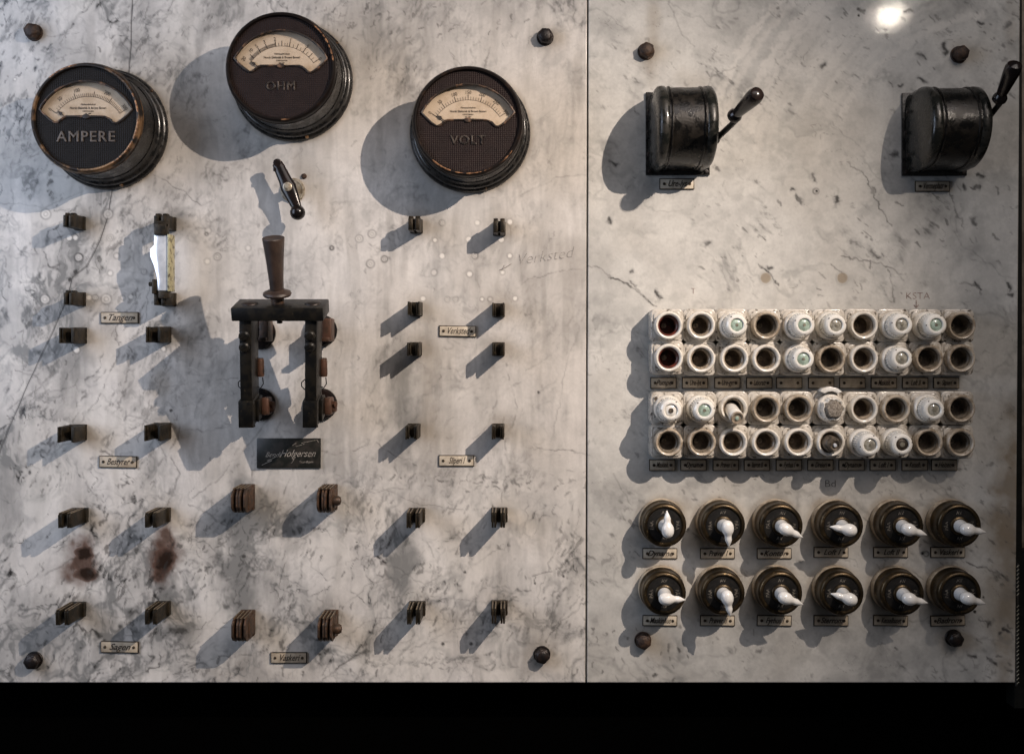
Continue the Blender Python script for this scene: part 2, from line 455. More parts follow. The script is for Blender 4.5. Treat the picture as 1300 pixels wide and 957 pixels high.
def slab(name, label, left_edge, right_edge, y0, y1, which):
    st = 1.3
    ny = int((y1 - y0) / st); nx = int((right_edge(400) - left_edge(400)) / st)
    yy = np.linspace(y0, y1, ny + 1)
    t = np.linspace(0, 1, nx + 1)
    lx = np.array([left_edge(v) for v in yy]); rx = np.array([right_edge(v) for v in yy])
    PXg = lx[:, None] + (rx - lx)[:, None] * t[None, :]
    PYg = np.repeat(yy[:, None], nx + 1, 1)
    X, Y = np.meshgrid(np.linspace(lx.mean(), rx.mean(), nx + 1), yy)
    # domain warp
    wx = (fbm(X, Y, 90, 11, 4) - .5) * 90; wy = (fbm(X, Y, 90, 51, 4) - .5) * 90
    wx += (fbm(X, Y, 13, 31, 3) - .5) * 13; wy += (fbm(X, Y, 13, 71, 3) - .5) * 13
    NB = fbm(X, Y, 22, 77, 5)
    WARP[0] = (fbm(X, Y, 6, 401, 3) - .5) * 4; WARP[1] = (fbm(X, Y, 6, 411, 3) - .5) * 4
    cloud = fbm(X + wx, Y + wy * .6, 120, 101, 6, .6)
    fine = fbm(X, Y, 14, 131, 4)
    # streaks running mostly up and down
    streak = fbm(X * 1.0 + wx * .15, Y * .16, 16, 151, 4)
    c, s_ = math.cos(math.radians(62)), math.sin(math.radians(62))
    if which == 'R': c, s_ = math.cos(math.radians(-38)), math.sin(math.radians(-38))
    U = X * c - Y * s_; V = X * s_ + Y * c
    U2 = U + wx * .8; V2 = V + wy * .8
    ridge = 1 - np.abs(2 * fbm(U2 * .55, V2, 60, 201, 5, .55) - 1)
    ridge2 = 1 - np.abs(2 * fbm(U2 * .7 + 400, V2, 34, 231, 4, .55) - 1)
    gate = fbm(X, Y, 70, 261, 3)
    gate2 = fbm(X, Y, 24, 271, 3)
    G = np.zeros_like(X); K = np.zeros_like(X); R = np.zeros_like(X); B = np.zeros_like(X); W = np.zeros_like(X)
    # flecks: torn short dark marks lying along the bedding of the stone
    fl = fbm(U * .38, V, 5.5, 501, 3, .6); fl2 = fbm(U * .42, V, 8, 521, 4, .65)
    fgate = fbm(X + wx * .5, Y + wy * .5, 60, 541, 4)
    smudge = fbm(X + wx * .8, Y * .7 + wy * .8, 46, 561, 5, .62)
    if which == 'L':
        # where the stone is veined most: left third and the foot of the slab
        dens = np.clip(0.35 + 0.75 * sstep(-X, -300, 0) + 0.55 * sstep(Y, 560, 700) - 0.15 * sstep(X, 400, 700) + .25 * sstep(-Y, -160, 0), 0.1, 1.1)
        G += 0.26 * sstep(cloud, 0.44, 0.66) * np.clip(dens + .3, 0, 1)
        G += 0.22 * sstep(streak, 0.46, 0.72) + .14 * sstep(fbm(X + wx * .1, Y * .11, 4.2, 641, 3), .45, .75)
        bk = sstep(fbm(X, Y, 8, 661, 3), .42, .58)
        r3 = 1 - np.abs(2 * fbm(X + wx * .9, Y + wy * .9, 44, 601, 5, .6) - 1)
        r4 = 1 - np.abs(2 * fbm(X * 1.3 + wx * .6, Y * .6 + wy * .6, 22, 621, 4, .6) - 1)
        G += 0.50 * sstep(r3, 0.90, 0.99) * sstep(fgate, .36, .54) * dens
        K += 0.35 * bk * sstep(r3, 0.965, 0.998) * sstep(gate2, .44, .56) * sstep(fgate, .40, .54) * dens
        G += 0.40 * sstep(r4, 0.88, 0.98) * sstep(gate, .40, .56) * dens
        K += 0.30 * bk * sstep(r4, 0.965, 0.998) * sstep(gate2, .48, .58) * sstep(gate, .42, .55) * dens
        G += 0.75 * sstep(ridge, 0.90, 0.995) * sstep(gate, 0.36, 0.58) * dens
        G += 0.45 * sstep(ridge2, 0.93, 0.998) * sstep(gate2, 0.42, 0.6) * dens
        K += 0.85 * bk * sstep(ridge, 0.96, .995) * sstep(gate2, 0.50, 0.62) * dens
        K += 0.75 * bk * sstep(ridge2, 0.965, .996) * sstep(gate2, 0.54, 0.64) * dens
        K += .75 * sstep(fl, .67, .77) * sstep(fgate, .43, .58) * np.clip(dens, 0, 1)
        K += .50 * sstep(fl2, .66, .75) * sstep(fgate, .44, .60) * np.clip(dens + .1, 0, 1)
        G += .24 * sstep(smudge, .46, .70) * np.clip(dens + .15, 0, 1)
        G += .25 * sstep(fl2, .54, .68) * sstep(fgate, .40, .6) * dens
        W += .5 * sstep(1 - smudge, .46, .68) * np.clip(dens, 0, 1)
        B += 0.22 * sstep(fbm(X, Y, 150, 301, 3), 0.45, 0.68) + .12 * sstep(streak, .5, .75)
        grey = [(305, 705, 24, 95, .95), (318, 640, 26, 30, .5), (512, 505, 22, 80, .85), (516, 716, 18, 62, .95), (92, 470, 26, 58, .5), (100, 330, 22, 42, .6),
                (60, 95, 60, 70, .28), (215, 90, 70, 60, .3), (60, 230, 70, 40, .28), (240, 205, 50, 60, .25), (470, 40, 60, 40, .28), (560, 40, 40, 50, .18),
                (25, 790, 40, 60, .3), (110, 800, 50, 40, .3), (20, 640, 40, 50, .28), (390, 620, 40, 60, .2), (420, 130, 50, 60, .2),
                (690, 300, 12, 160, .12), (650, 210, 40, 30, .16)]
        for x, y, a, b, k in grey: G += k * blob(X, Y, NB, x, y, a, b, .5)
        for x, y, a, b, k in [(103, 710, 20, 26, .5), (98, 724, 24, 18, .4), (106, 702, 15, 9, 1.0), (108, 728, 14, 9, .9)]: R = np.maximum(R, k * blob(X, Y, NB, x, y, a, b, .46))
        for x, y, a, b, k in [(209, 690, 17, 22, .55), (209, 713, 15, 24, 1.0), (211, 703, 20, 36, .42)]: R = np.maximum(R, k * blob(X, Y, NB, x, y, a, b, .46))
        for x, y, a, b, k in [(203, 490, 13, 24, .6), (545, 495, 14, 60, .3), (690, 838, 40, 30, .3), (180, 640, 40, 40, .15), (300, 850, 90, 30, .22), (432, 660, 10, 14, .35),
                              (375, 225, 8, 50, .25), (120, 555, 28, 16, .4), (230, 555, 20, 14, .35), (60, 855, 50, 30, .2)]:
            B += k * blob(X, Y, NB, x, y, a, b, .6)
        # small dark dashes in the stone
        def dash(n, fx, fy, ang, spread, lmin, lmax, wmax, amt):
            for _ in range(n):
                x, y = fx(), fy(); a = math.radians(rng.normal(ang, spread)); l = rng.uniform(lmin, lmax)
                p = [(x, y), (x + l * .5 * math.cos(a) + rng.normal() * .8, y - l * .5 * math.sin(a) + rng.normal() * .8), (x + l * math.cos(a), y - l * math.sin(a))]
                stroke(K, X, Y, p, rng.uniform(.3, wmax), rng.uniform(.3, 1) * amt, 1.0)
        dash(120, lambda: rng.uniform(-40, 745), lambda: 866 - abs(rng.normal(0, 120)), 68, 30, 2, 11, 1.6, .8)
        dash(90, lambda: abs(rng.normal(0, 110)), lambda: rng.uniform(-30, 866), 60, 35, 2, 10, 1.6, .7)
        dash(90, lambda: rng.uniform(-40, 745), lambda: rng.uniform(-40, 600), 70, 30, 1.5, 8, 1.3, .5)
        dash(110, lambda: rng.normal(470, 90), lambda: abs(rng.normal(20, 40)), 60, 30, 2, 8, 1.4, .7)
        dash(70, lambda: rng.normal(620, 70), lambda: rng.normal(612, 7), 25, 40, 2, 9, 1.8, .75)
        dash(70, lambda: rng.normal(545, 45), lambda: rng.normal(838, 6), 15, 35, 2, 10, 1.6, .6)
        dash(110, lambda: rng.normal(305, 18), lambda: rng.normal(690, 45), 60, 30, 2, 9, 2.0, .7)
        crack = [(168, -60), (168, 0), (166, 60), (163, 100), (150, 200), (141, 250), (137, 275), (127, 305), (110, 338), (92, 352), (86, 378), (76, 400), (58, 440), (30, 500), (0, 572), (-20, 620)]
        stroke(K, X, Y, wiggle(crack, 14, 1.0), 1.0, 1.0, .8, warp=False)
        stroke(G, X, Y, wiggle(crack, 14, 1.2), 4, .35, 5)
        for pts, w, a in [
            ([(470, 825), (449, 832), (432, 845), (406, 868)], 1.2, .8), ([(745, 765), (722, 783), (704, 799), (694, 815)], 1.1, .7),
            ([(738, 341), (708, 345), (680, 352), (661, 361)], .7, .5), ([(590, 725), (620, 705), (640, 690)], .8, .45), ([(680, 778), (686, 750), (705, 700), (716, 684)], .8, .5),
            ([(0, 258), (60, 262), (110, 240)], .9, .35), ([(745, 575), (720, 572), (680, 570), (676, 566)], 1.2, .6), ([(0, 130), (40, 128), (80, 120)], .8, .35),
            ([(700, 560), (712, 500), (720, 460), (742, 400)], 1.0, .3), ([(668, 470), (700, 450)], .8, .3), ([(655, 250), (690, 235), (705, 225), (745, 222)], 1.0, .35),
            ([(570, 65), (588, 90)], .8, .35), ([(620, 60), (612, 100)], 1.2, .5), ([(240, 640), (270, 655), (300, 680)], 1.2, .45), ([(340, 700), (345, 660), (352, 635)], 1.0, .45),
            ([(20, 470), (48, 480), (62, 505), (50, 545)], 1.6, .5), ([(10, 520), (40, 500), (62, 478)], 1.4, .45), ([(235, 545), (260, 548), (285, 542)], 1.3, .45),
            ([(500, 780), (540, 785), (600, 788)], .9, .35), ([(440, 765), (470, 740), (520, 728), (575, 720)], 1.0, .35), ([(255, 280), (275, 250), (262, 232)], .8, .3),
            ([(500, 720), (540, 742), (560, 730)], .9, .35), ([(410, 330), (420, 345)], .8, .3), ([(180, 365), (230, 400)], .6, .2), ([(110, 860), (150, 820)], 1, .35)]:
            stroke(K, X, Y, wiggle(pts, 7, 2.2), w, a, .9, .55, 3)
        for k in range(95):      # long broken veins wandering up to the right
            if k < 60: x, y = rng.uniform(-30, 740), 900 - abs(rng.normal(0, 190))
            else: x, y = abs(rng.normal(0, 130)), rng.uniform(0, 860)
            a = rng.normal(60, 22) if rng.random() < .75 else rng.normal(10, 25); L = rng.uniform(40, 190); pts = [(x, y)]; al = a
            while L > 0:
                al += rng.normal() * 20; al = al * .75 + a * .25; q = rng.uniform(4, 12)
                x += q * math.cos(math.radians(al)); y -= q * math.sin(math.radians(al)); L -= q; pts.append((x, y))
            amt = rng.uniform(.2, .62)
            stroke(K, X, Y, pts, rng.uniform(.3, 1.0), amt, 1.0, .85, k)
            stroke(G, X, Y, pts, rng.uniform(2, 6), amt * .55, 5, .6, k + 7)
        # filled-in old screw holes: pale plug, dark rim
        plugs = [(58, 272, 6.5, 1), (137, 272, 6, 2), (88, 302, 3.4, 3), (96, 302, 3.2, 3), (140, 302, 4, 1), (100, 327, 5.5, 2), (148, 325, 4, 0), (140, 347, 3.8, 3), (183, 345, 3.4, 1),
                 (57, 380, 6, 1), (113, 378, 3, 3), (121, 378, 3.4, 1), (135, 380, 6.5, 1), (156, 378, 3.6, 0), (166, 377, 3.4, 3), (264, 293, 4, 0), (263, 332, 3.5, 3), (276, 326, 4.2, 2),
                 (315, 315, 3.6, 0), (421, 315, 2.8, 2), (456, 303, 4.8, 1), (97, 444, 5, 3), (208, 443, 3.4, 3), (561, 283, 3.5, 1), (606, 283, 3.5, 3), (647, 282, 3.8, 3), (552, 305, 3.2, 3),
                 (595, 304, 3.4, 3), (636, 304, 3.6, 3), (561, 325, 3.2, 3), (603, 325, 4, 1), (647, 325, 3.4, 3), (551, 346, 3.8, 0), (596, 348, 4.2, 3), (638, 346, 3, 3), (472, 297, 5, 1),
                 (488, 329, 4, 2), (470, 335, 5.2, 1), (537, 379, 3.4, 3), (568, 380, 3, 1), (579, 380, 3, 1), (612, 380, 3.2, 3), (622, 380, 3.4, 0), (654, 379, 3.2, 3), (262, 297, 2, 2), (19, 101, 2.2, 3)]
        holes = [(96, 345, 3), (89, 355, 3), (563, 817, 2.4), (599, 817, 2.4), (591, 726, 2), (684, 498, 1.8), (716, 731, 1.8), (680, 740, 1.6), (310, 706, 2.8), (217, 521, 2.2), (453, 688, 1.2), (52, 417, 0)]
    else:
        G += .16 * sstep(fbm(X, Y, 18, 701, 5, .65), .48, .66)
        G += 0.24 * sstep(cloud, 0.46, 0.70) + 0.10 * sstep(fine, .5, .7)
        G += 0.30 * sstep(ridge, 0.93, 0.998) * sstep(gate, 0.46, 0.64)
        K += .5 * sstep(fl, .71, .80) * sstep(fgate, .50, .62)
        K += .45 * sstep(fl2, .71, .79) * sstep(fgate, .50, .64)
        G += .22 * sstep(smudge, .54, .74) + .22 * sstep(fl2, .58, .7) * sstep(fgate, .45, .62)
        K += 0.35 * sstep(ridge2, 0.985, 1.0) * sstep(gate2, 0.56, 0.66)
        B += 0.16 * sstep(fbm(X, Y, 130, 301, 3), 0.5, 0.7)
        # wiped arcs in the old wax, upper right
        for k in range(16):
            r = 210 + k * 9 + rng.normal() * 3; a0 = rng.uniform(185, 215); a1 = a0 + rng.uniform(30, 60)
            pts = [(1290 + r * 1.15 * math.cos(math.radians(a)), 225 + r * math.sin(math.radians(a))) for a in np.linspace(a0, a1, 18)]
            stroke(W, X, Y, pts, rng.uniform(1.5, 7), rng.uniform(.15, .42), 5)
        def dash(n, fx, fy, ang, spread, lmin, lmax, wmax, amt):
            for _ in range(n):
                x, y = fx(), fy(); a = math.radians(rng.normal(ang, spread)); l = rng.uniform(lmin, lmax)
                p = [(x, y), (x + l * .5 * math.cos(a) + rng.normal(), y - l * .5 * math.sin(a) + rng.normal()), (x + l * math.cos(a), y - l * math.sin(a))]
                stroke(K, X, Y, p, rng.uniform(.4, wmax), rng.uniform(.25, 1) * amt, 1.2)
        dash(120, lambda: rng.uniform(747, 1295), lambda: rng.uniform(-40, 866), -45, 40, 1.5, 8, 1.8, .42)
        dash(28, lambda: rng.uniform(980, 1285), lambda: rng.uniform(200, 390), -50, 22, 3, 10, 2.4, .7)
        dash(20, lambda: rng.uniform(1040, 1285), lambda: rng.uniform(0, 110), -25, 22, 3, 9, 2.0, .6)
        dash(24, lambda: rng.uniform(1180, 1285), lambda: rng.uniform(780, 866), -25, 22, 2, 9, 2.4, .6)
        dash(30, lambda: rng.uniform(750, 880), lambda: rng.uniform(790, 866), -70, 32, 2, 6, 1.8, .7)
        for x, y, l, a, w in [(1009, 250, 9, -50, 5), (1003, 240, 3, 0, 2), (1061, 250, 7, -70, 5), (1031, 222, 8, -80, 3), (1238, 237, 4, 0, 4), (1235, 280, 9, -60, 4.5), (1041, 85, 5, 30, 3),
                              (895, 310, 5, 0, 3.5), (1108, 318, 11, -50, 5), (1238, 360, 10, -45, 2), (772, 278, 6, -60, 3), (1163, 68, 13, -30, 3.2), (1196, 57, 11, -75, 3.8), (1088, 12, 8, -10, 3.5),
                              (1146, 14, 9, 0, 2), (1277, 35, 7, 70, 4), (1240, 28, 6, -40, 2.5), (1165, 100, 11, -25, 1.6), (1141, 108, 3, 0, 3), (1131, 198, 8, 20, 4), (1240, 222, 8, -15, 4), (974, 340, 5, 0, 2),
                              (1281, 375, 5, 0, 5), (1278, 360, 8, -60, 3), (832, 372, 10, -45, 4), (801, 345, 2, 0, 3), (1255, 793, 6, 60, 6), (1275, 800, 9, 0, 8), (1256, 835, 12, -30, 5), (1233, 832, 8, -20, 3),
                              (850, 818, 7, -85, 4), (964, 826, 3, 0, 3), (831, 858, 4, 30, 3), (1174, 702, 3, 0, 3), (908, 212, 5, -50, 3), (1222, 236, 5, -60, 3), (775, 205, 7, -35, 3)]:
            a = math.radians(a)
            stroke(K, X, Y, [(x, y), (x + l * math.cos(a), y - l * math.sin(a))], w * .5, .85, 2.2, .35, 5); stroke(G, X, Y, [(x, y), (x + l * math.cos(a), y - l * math.sin(a))], w * 1.1, .5, 4)
        for pts, w, a in [
            ([(746, 336), (766, 343), (776, 352)], 1.0, .5), ([(774, 352), (785, 355), (795, 360), (806, 368), (818, 378), (832, 390)], 1.7, .75), ([(800, 358), (812, 372)], 2, .6),
            ([(962, 336), (974, 345), (988, 362)], 1.6, .85), ([(1056, 337), (1066, 345), (1074, 352)], 1.2, .8), ([(1068, 325), (1106, 332), (1149, 347)], 1.2, .6),
            ([(1076, 205), (1098, 224), (1115, 261), (1132, 287)], 1.2, .65), ([(1128, 343), (1132, 360), (1136, 385)], 1.2, .5), ([(1205, 245), (1214, 270), (1224, 292)], 1.2, .5),
            ([(848, 0), (862, 40), (880, 60)], .9, .35), ([(905, 90), (895, 130), (915, 160)], 1, .3), ([(1220, 360), (1238, 362), (1246, 374)], 1.6, .5), ([(900, 100), (935, 85)], 1.2, .35),
            ([(1230, 715), (1270, 727)], 1.3, .7), ([(1120, 770), (1160, 790), (1200, 780)], .9, .3), ([(1180, 600), (1220, 640), (1250, 660)], .9, .35), ([(780, 600), (800, 640)], .8, .3)]:
            stroke(K, X, Y, wiggle(pts, 6, 2.0), w, a, 1.0, .4, 9)
        for x, y, a, b, k in [(1282, 720, 22, 170, .95), (1265, 655, 16, 22, .6), (1288, 600, 8, 80, .5), (1281, 40, 10, 40, .4), (828, 25, 9, 50, .5), (824, 90, 10, 24, .4), (880, 104, 30, 14, .3),
                              (1210, 812, 24, 20, .5), (835, 815, 26, 22, .35), (1000, 620, 240, 12, .12), (770, 520, 30, 60, .12), (1040, 640, 14, 8, .35), (870, 640, 16, 8, .3)]:
            B += k * blob(X, Y, NB, x, y, a, b, .55)
        G += .35 * blob(X, Y, NB, 1210, 793, 26, 18, .6) + .28 * blob(X, Y, NB, 930, 115, 60, 22, .6) + .22 * blob(X, Y, NB, 830, 620, 240, 30, .9)
        plugs = [(972, 353, 8.5, 4), (1069, 353, 8.5, 4), (1035, 243, 3.4, 2), (1178, 703, 3, 2)]
        holes = [(1173, 702, 2.2), (1036, 243, 1.6), (1088, 20, 1.8), (1240, 776, 2.2), (1251, 758, 1.5), (870, 500, 0)]
    # dirt collected on the stone round the fittings
    NH = sstep(NB, .25, .75)
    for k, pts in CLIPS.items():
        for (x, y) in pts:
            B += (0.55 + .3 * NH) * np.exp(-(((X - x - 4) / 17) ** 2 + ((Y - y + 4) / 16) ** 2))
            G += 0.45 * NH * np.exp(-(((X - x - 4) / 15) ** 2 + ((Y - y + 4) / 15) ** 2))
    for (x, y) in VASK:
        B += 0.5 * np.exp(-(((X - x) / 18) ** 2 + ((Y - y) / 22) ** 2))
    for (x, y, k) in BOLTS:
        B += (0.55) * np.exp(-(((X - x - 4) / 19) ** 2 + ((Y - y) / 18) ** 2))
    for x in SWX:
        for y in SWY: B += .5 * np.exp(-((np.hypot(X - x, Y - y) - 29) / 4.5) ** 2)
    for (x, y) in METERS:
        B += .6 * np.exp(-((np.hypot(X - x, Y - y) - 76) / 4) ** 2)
    for (x, y, r, kind) in plugs:
        d = np.hypot(X - x, Y - y) + (NB - .5) * 2.2
        inside = 1 - sstep(d, r * .6, r * .95)
        rim = np.exp(-((d - r) / 1.1) ** 2)
        K *= 1 - inside * .8; G *= 1 - .7 * inside
        if kind == 4:
            B += inside * 1.1; K = np.maximum(K, rim * .25 * NH)
        else:
            W += inside * (.25, .45, .2, .95)[kind]
            K = np.maximum(K, rim * (.32, .5, .75, .28)[kind] * (.6 + .8 * NH))
            if kind in (1, 2): K = np.maximum(K, .45 * np.exp(-((d - r * .4) / .9) ** 2))
    for (x, y, r) in holes:
        if r: K = np.maximum(K, 1.0 - sstep(np.hypot(X - x, Y - y), r * .7, r * 1.2))
    R = R * (.95 + .45 * sstep(fine, .3, .7))
    if which == "L": G = G * .80; K = K * .85
    G, K, R, B, W = [np.clip(q, 0, 1) for q in (G, K, R, B, W)]
    # relief: only the cracks and holes are cut in
    depth = -0.6 * K
    n = (nx + 1) * (ny + 1)
    co = np.empty((n + 4 * 1, 3), np.float32)[:n]
    co[:, 0] = ((PXg - PX) * S).ravel(); co[:, 1] = (-(depth * 0) * S).ravel(); co[:, 2] = ((PY - PYg) * S).ravel()
    # border ring pushed back to give the slab its thickness
    idx = np.arange(n).reshape(ny + 1, nx + 1)
    quads = np.stack([idx[:-1, :-1], idx[1:, :-1], idx[1:, 1:], idx[:-1, 1:]], -1).reshape(-1, 4)
    ring = np.concatenate([idx[0, :-1], idx[:-1, -1], idx[-1, :0:-1], idx[:0:-1, 0]])
    back = co[ring].copy(); back[:, 1] += 22 * S
    m = len(ring)
    bi = n + np.arange(m)
    side = np.stack([ring, np.roll(ring, -1), np.roll(bi, -1), bi], -1)
    allv = np.concatenate([co, back]); allq = np.concatenate([quads, side])
    me = bpy.data.meshes.new(name)
    me.vertices.add(len(allv)); me.vertices.foreach_set("co", allv.ravel())
    me.loops.add(len(allq) * 4); me.loops.foreach_set("vertex_index", allq.ravel().astype(np.int32))
    me.polygons.add(len(allq)); me.polygons.foreach_set("loop_start", (np.arange(len(allq)) * 4).astype(np.int32))
    me.update(calc_edges=True)
    for nm, ch in (("stone", (G, K, R)), ("wear", (B, W, streak))):
        at = me.color_attributes.new(nm, 'FLOAT_COLOR', 'POINT')
        a = np.ones((len(allv), 4), np.float32)
        for i in range(3):
            v = ch[i].ravel(); a[:n, i] = v; a[n:, i] = v[ring]
        at.data.foreach_set("color", a.ravel())
    me.materials.append(marble_L if which == 'L' else marble_R)
    o = bpy.data.objects.new(name, me); C.objects.link(o)
    return tag(o, label, "marble panel", "marble panels side by side")

def marble(name, base, base2):
    m = bpy.data.materials.new(name)
    nt, b = nodes_of(m)
    N, L = nt.nodes.new, nt.links.new
    a1 = N("ShaderNodeAttribute"); a1.attribute_name = "stone"
    a2 = N("ShaderNodeAttribute"); a2.attribute_name = "wear"
    s1 = N("ShaderNodeSeparateColor"); L(a1.outputs["Color"], s1.inputs[0])
    s2 = N("ShaderNodeSeparateColor"); L(a2.outputs["Color"], s2.inputs[0])
    tc = N("ShaderNodeTexCoord")
    def noise(sc, det, ro=.6):
        n = N("ShaderNodeTexNoise"); n.inputs["Scale"].default_value = sc; n.inputs["Detail"].default_value = det
        n.inputs["Roughness"].default_value = ro; L(tc.outputs["Object"], n.inputs["Vector"]); return n
    def mix(fac, a, b_, mode='MIX'):
        x = N("ShaderNodeMix"); x.data_type = 'RGBA'; x.blend_type = mode
        if isinstance(fac, float): x.inputs[0].default_value = fac
        else: L(fac, x.inputs[0])
        for s, v in ((6, a), (7, b_)):
            if isinstance(v, tuple): x.inputs[s].default_value = _col(v)
            else: L(v, x.inputs[s])
        return x.outputs[2]
    def rng_(v, a, c, lo=0., hi=1.):
        r = N("ShaderNodeMapRange"); r.inputs["From Min"].default_value = a; r.inputs["From Max"].default_value = c
        r.inputs["To Min"].default_value = lo; r.inputs["To Max"].default_value = hi; L(v, r.inputs["Value"]); return r.outputs[0]
    n1 = noise(28, 8, .65); n2 = noise(230, 5, .7)
    col = mix(rng_(n1.outputs["Fac"], .35, .68), base, base2)
    col = mix(rng_(n2.outputs["Fac"], .45, .75, 0, .35), col, tuple(v * .62 for v in base))
    col = mix(s2.outputs[0], col, (0.20, 0.155, 0.10)) if False else mix(rng_(s2.outputs[0], 0, 1, 0, .82), col, (0.23, 0.18, 0.12))
    col = mix(rng_(s1.outputs[0], 0, 1, 0, .9), col, (0.17, 0.172, 0.168))
    col = mix(rng_(s2.outputs[1], 0, 1, 0, .85), col, (0.74, 0.71, 0.66))
    col = mix(rng_(s1.outputs[2], 0, .55, 0, .9), col, (0.105, 0.055, 0.038))
    col = mix(rng_(s1.outputs[2], .5, 1, 0, .95), col, (0.018, 0.011, 0.008))
    col = mix(s1.outputs[1], col, (0.035, 0.033, 0.032))
    L(col, b.inputs["Base Color"])
    rr = rng_(n1.outputs["Fac"], .3, .7, .05, .085)
    ad = N("ShaderNodeMath"); ad.operation = 'ADD'; L(rr, ad.inputs[0])
    L(rng_(s2.outputs[0], 0, 1, 0, .4), ad.inputs[1]); L(ad.outputs[0], b.inputs["Roughness"])
    b.inputs["Specular IOR Level"].default_value = 0.22
    bp = N("ShaderNodeBump"); bp.inputs["Strength"].default_value = 0.05; bp.inputs["Distance"].default_value = 0.001
    sb = N("ShaderNodeMath"); sb.operation = 'MULTIPLY_ADD'; L(s1.outputs[1], sb.inputs[0]); sb.inputs[1].default_value = -.5; L(n2.outputs["Fac"], sb.inputs[2])
    L(sb.outputs[0], bp.inputs["Height"]); L(bp.outputs[0], b.inputs["Normal"])
    return m
marble_L = marble("veined marble", (0.68, 0.655, 0.625), (0.54, 0.52, 0.498))
marble_R = marble("pale marble", (0.60, 0.592, 0.56), (0.50, 0.492, 0.468))

JOINT = lambda y: 746.2 - 2.2 * y / 866
slab_left = slab("marble_slab", "larger grey veined marble slab with the three meters and the bare contacts", lambda y: -60.0, lambda y: JOINT(y) - 1.0, -70, 866, 'L')
slab_right = slab("marble_slab", "narrower pale marble slab with the fuse holders and rotary switches", lambda y: JOINT(y) + 1.2, lambda y: 1294.6 - 6 * y / 866, -70, 866, 'R')

# the bulb of the lamp, whose reflection shows in the polished stone at the upper right
bulb_mat = bpy.data.materials.new("lit bulb glass")
_nt, _b = nodes_of(bulb_mat)
_b.inputs["Base Color"].default_value = (1, .95, .85, 1)
_b.inputs["Emission Color"].default_value = (1.0, 0.90, 0.76, 1)
_b.inputs["Emission Strength"].default_value = 1300
bt = thing("lamp_bulb", "small lit bulb seen only as a bright reflection high on the pale slab", "lamp", 1505, -303, 1018)
MB().lathe([(7.5 * math.sin(math.radians(a)), -7.5 * math.cos(math.radians(a))) for a in range(0, 181, 10)], 32).build("bulb_glass", bulb_mat, bt)
MB().lathe([(0, 6.5), (3.6, 6.5), (4.2, 8), (4.2, 16), (0, 17)], 24).build("bulb_cap", brass, bt)

# writing on the stone belongs to the slabs
def scrawl(parent, name, material, items, label=None):
    m = MB()
    for (txt, size, x, y, ang, sh, xs) in items:
        m.text(txt, size, x - PX, PY - y, .25, .2, sh, M=rot('Z', ang), xs=xs, off=-size * .018)
    o = m.build(name, material, parent)
    if label: o["label"] = label
    return o
scrawl(slab_left, "pencil_writing", pencil, [("Verksted", 20, 690, 326, 8, .4, 1.0)], "pencilled word scrawled beside the joint")
m = MB(); m.tube([(-7 + 0, 0, 0), (0, 3, 0), (8, 8, 0)], .5, 5, M=tr(641 - PX, PY - 343, .3)); m.tube([(0, 0, 0), (3, 6, 0)], .5, 5, M=tr(637 - PX, PY - 343, .3))
m.build("pencil_arrow", pencil, slab_left)
scrawl(slab_right, "crayon_writing", rust_pencil, [("KSTA", 12, 1165, 376, 0, 0, 1.1), ("T", 11, 880, 370, 0, 0, 1)])
m = MB(); m.tube([(0, 8, 0), (0, -2, 0)], .5, 5, M=tr(1163 - PX, PY - 389, .3)); m.tube([(-3, 2, 0), (0, -2, 0), (3, 2, 0)], .5, 5, M=tr(1163 - PX, PY - 389, .3))
m.build("crayon_arrow", rust_pencil, slab_right)
scrawl(slab_right, "pen_writing", pen_dark, [("Bd", 13, 1054, 614, 0, 0, 1.1)])

# surroundings of the panel
o = MB().box((0, 0, -60), (3200, 2600, 10)).build("black_backdrop", void_mat); o.location = P(PX, PY); o["kind"] = "structure"  # made-up backdrop, coloured near-black to stay dark under the lamps
fr = MB()
fr.prism([(1296.2 - PX, PY + 70), (1299.4 - PX, PY + 70), (1299.4 - PX, PY - 700), (1316 - PX, PY - 700), (1316 - PX, PY - 900), (1289.8 - PX, PY - 900), (1289.8 - PX, PY - 866)], -26, -4)
tag(fr.build("metal_edging", frame_black), "black metal edging running down the right side of the marble", "edging").location = P(PX, PY)
tag(MB().box((1330 - PX, PY - 300, -30), (60, 800, 16), 1).build("wooden_post", trim_tan), "tan wooden post just beyond the black edging at upper right", "post").location = P(PX, PY)
cd = thing("twisted_cord", "thin dark cord flecked with pale strands along the lower right edge", "cord", 1291.5, 790)
MB().tube([(0.8, 75, 0), (0, 20, 0), (-.6, -30, 0), (-1.4, -80, 0)], 1.5, 8).build("core", cord_dark, cd)
m = MB()
for k in range(30):
    y = 72 - k * 5.1
    if 8 <= k <= 9 : continue
    m.tube([(-1.4, y - 1.5, 1.3), (1.4, y + 1.2, 1.3)], .55, 6)
m.build("pale_strand", cord_pale, cd)

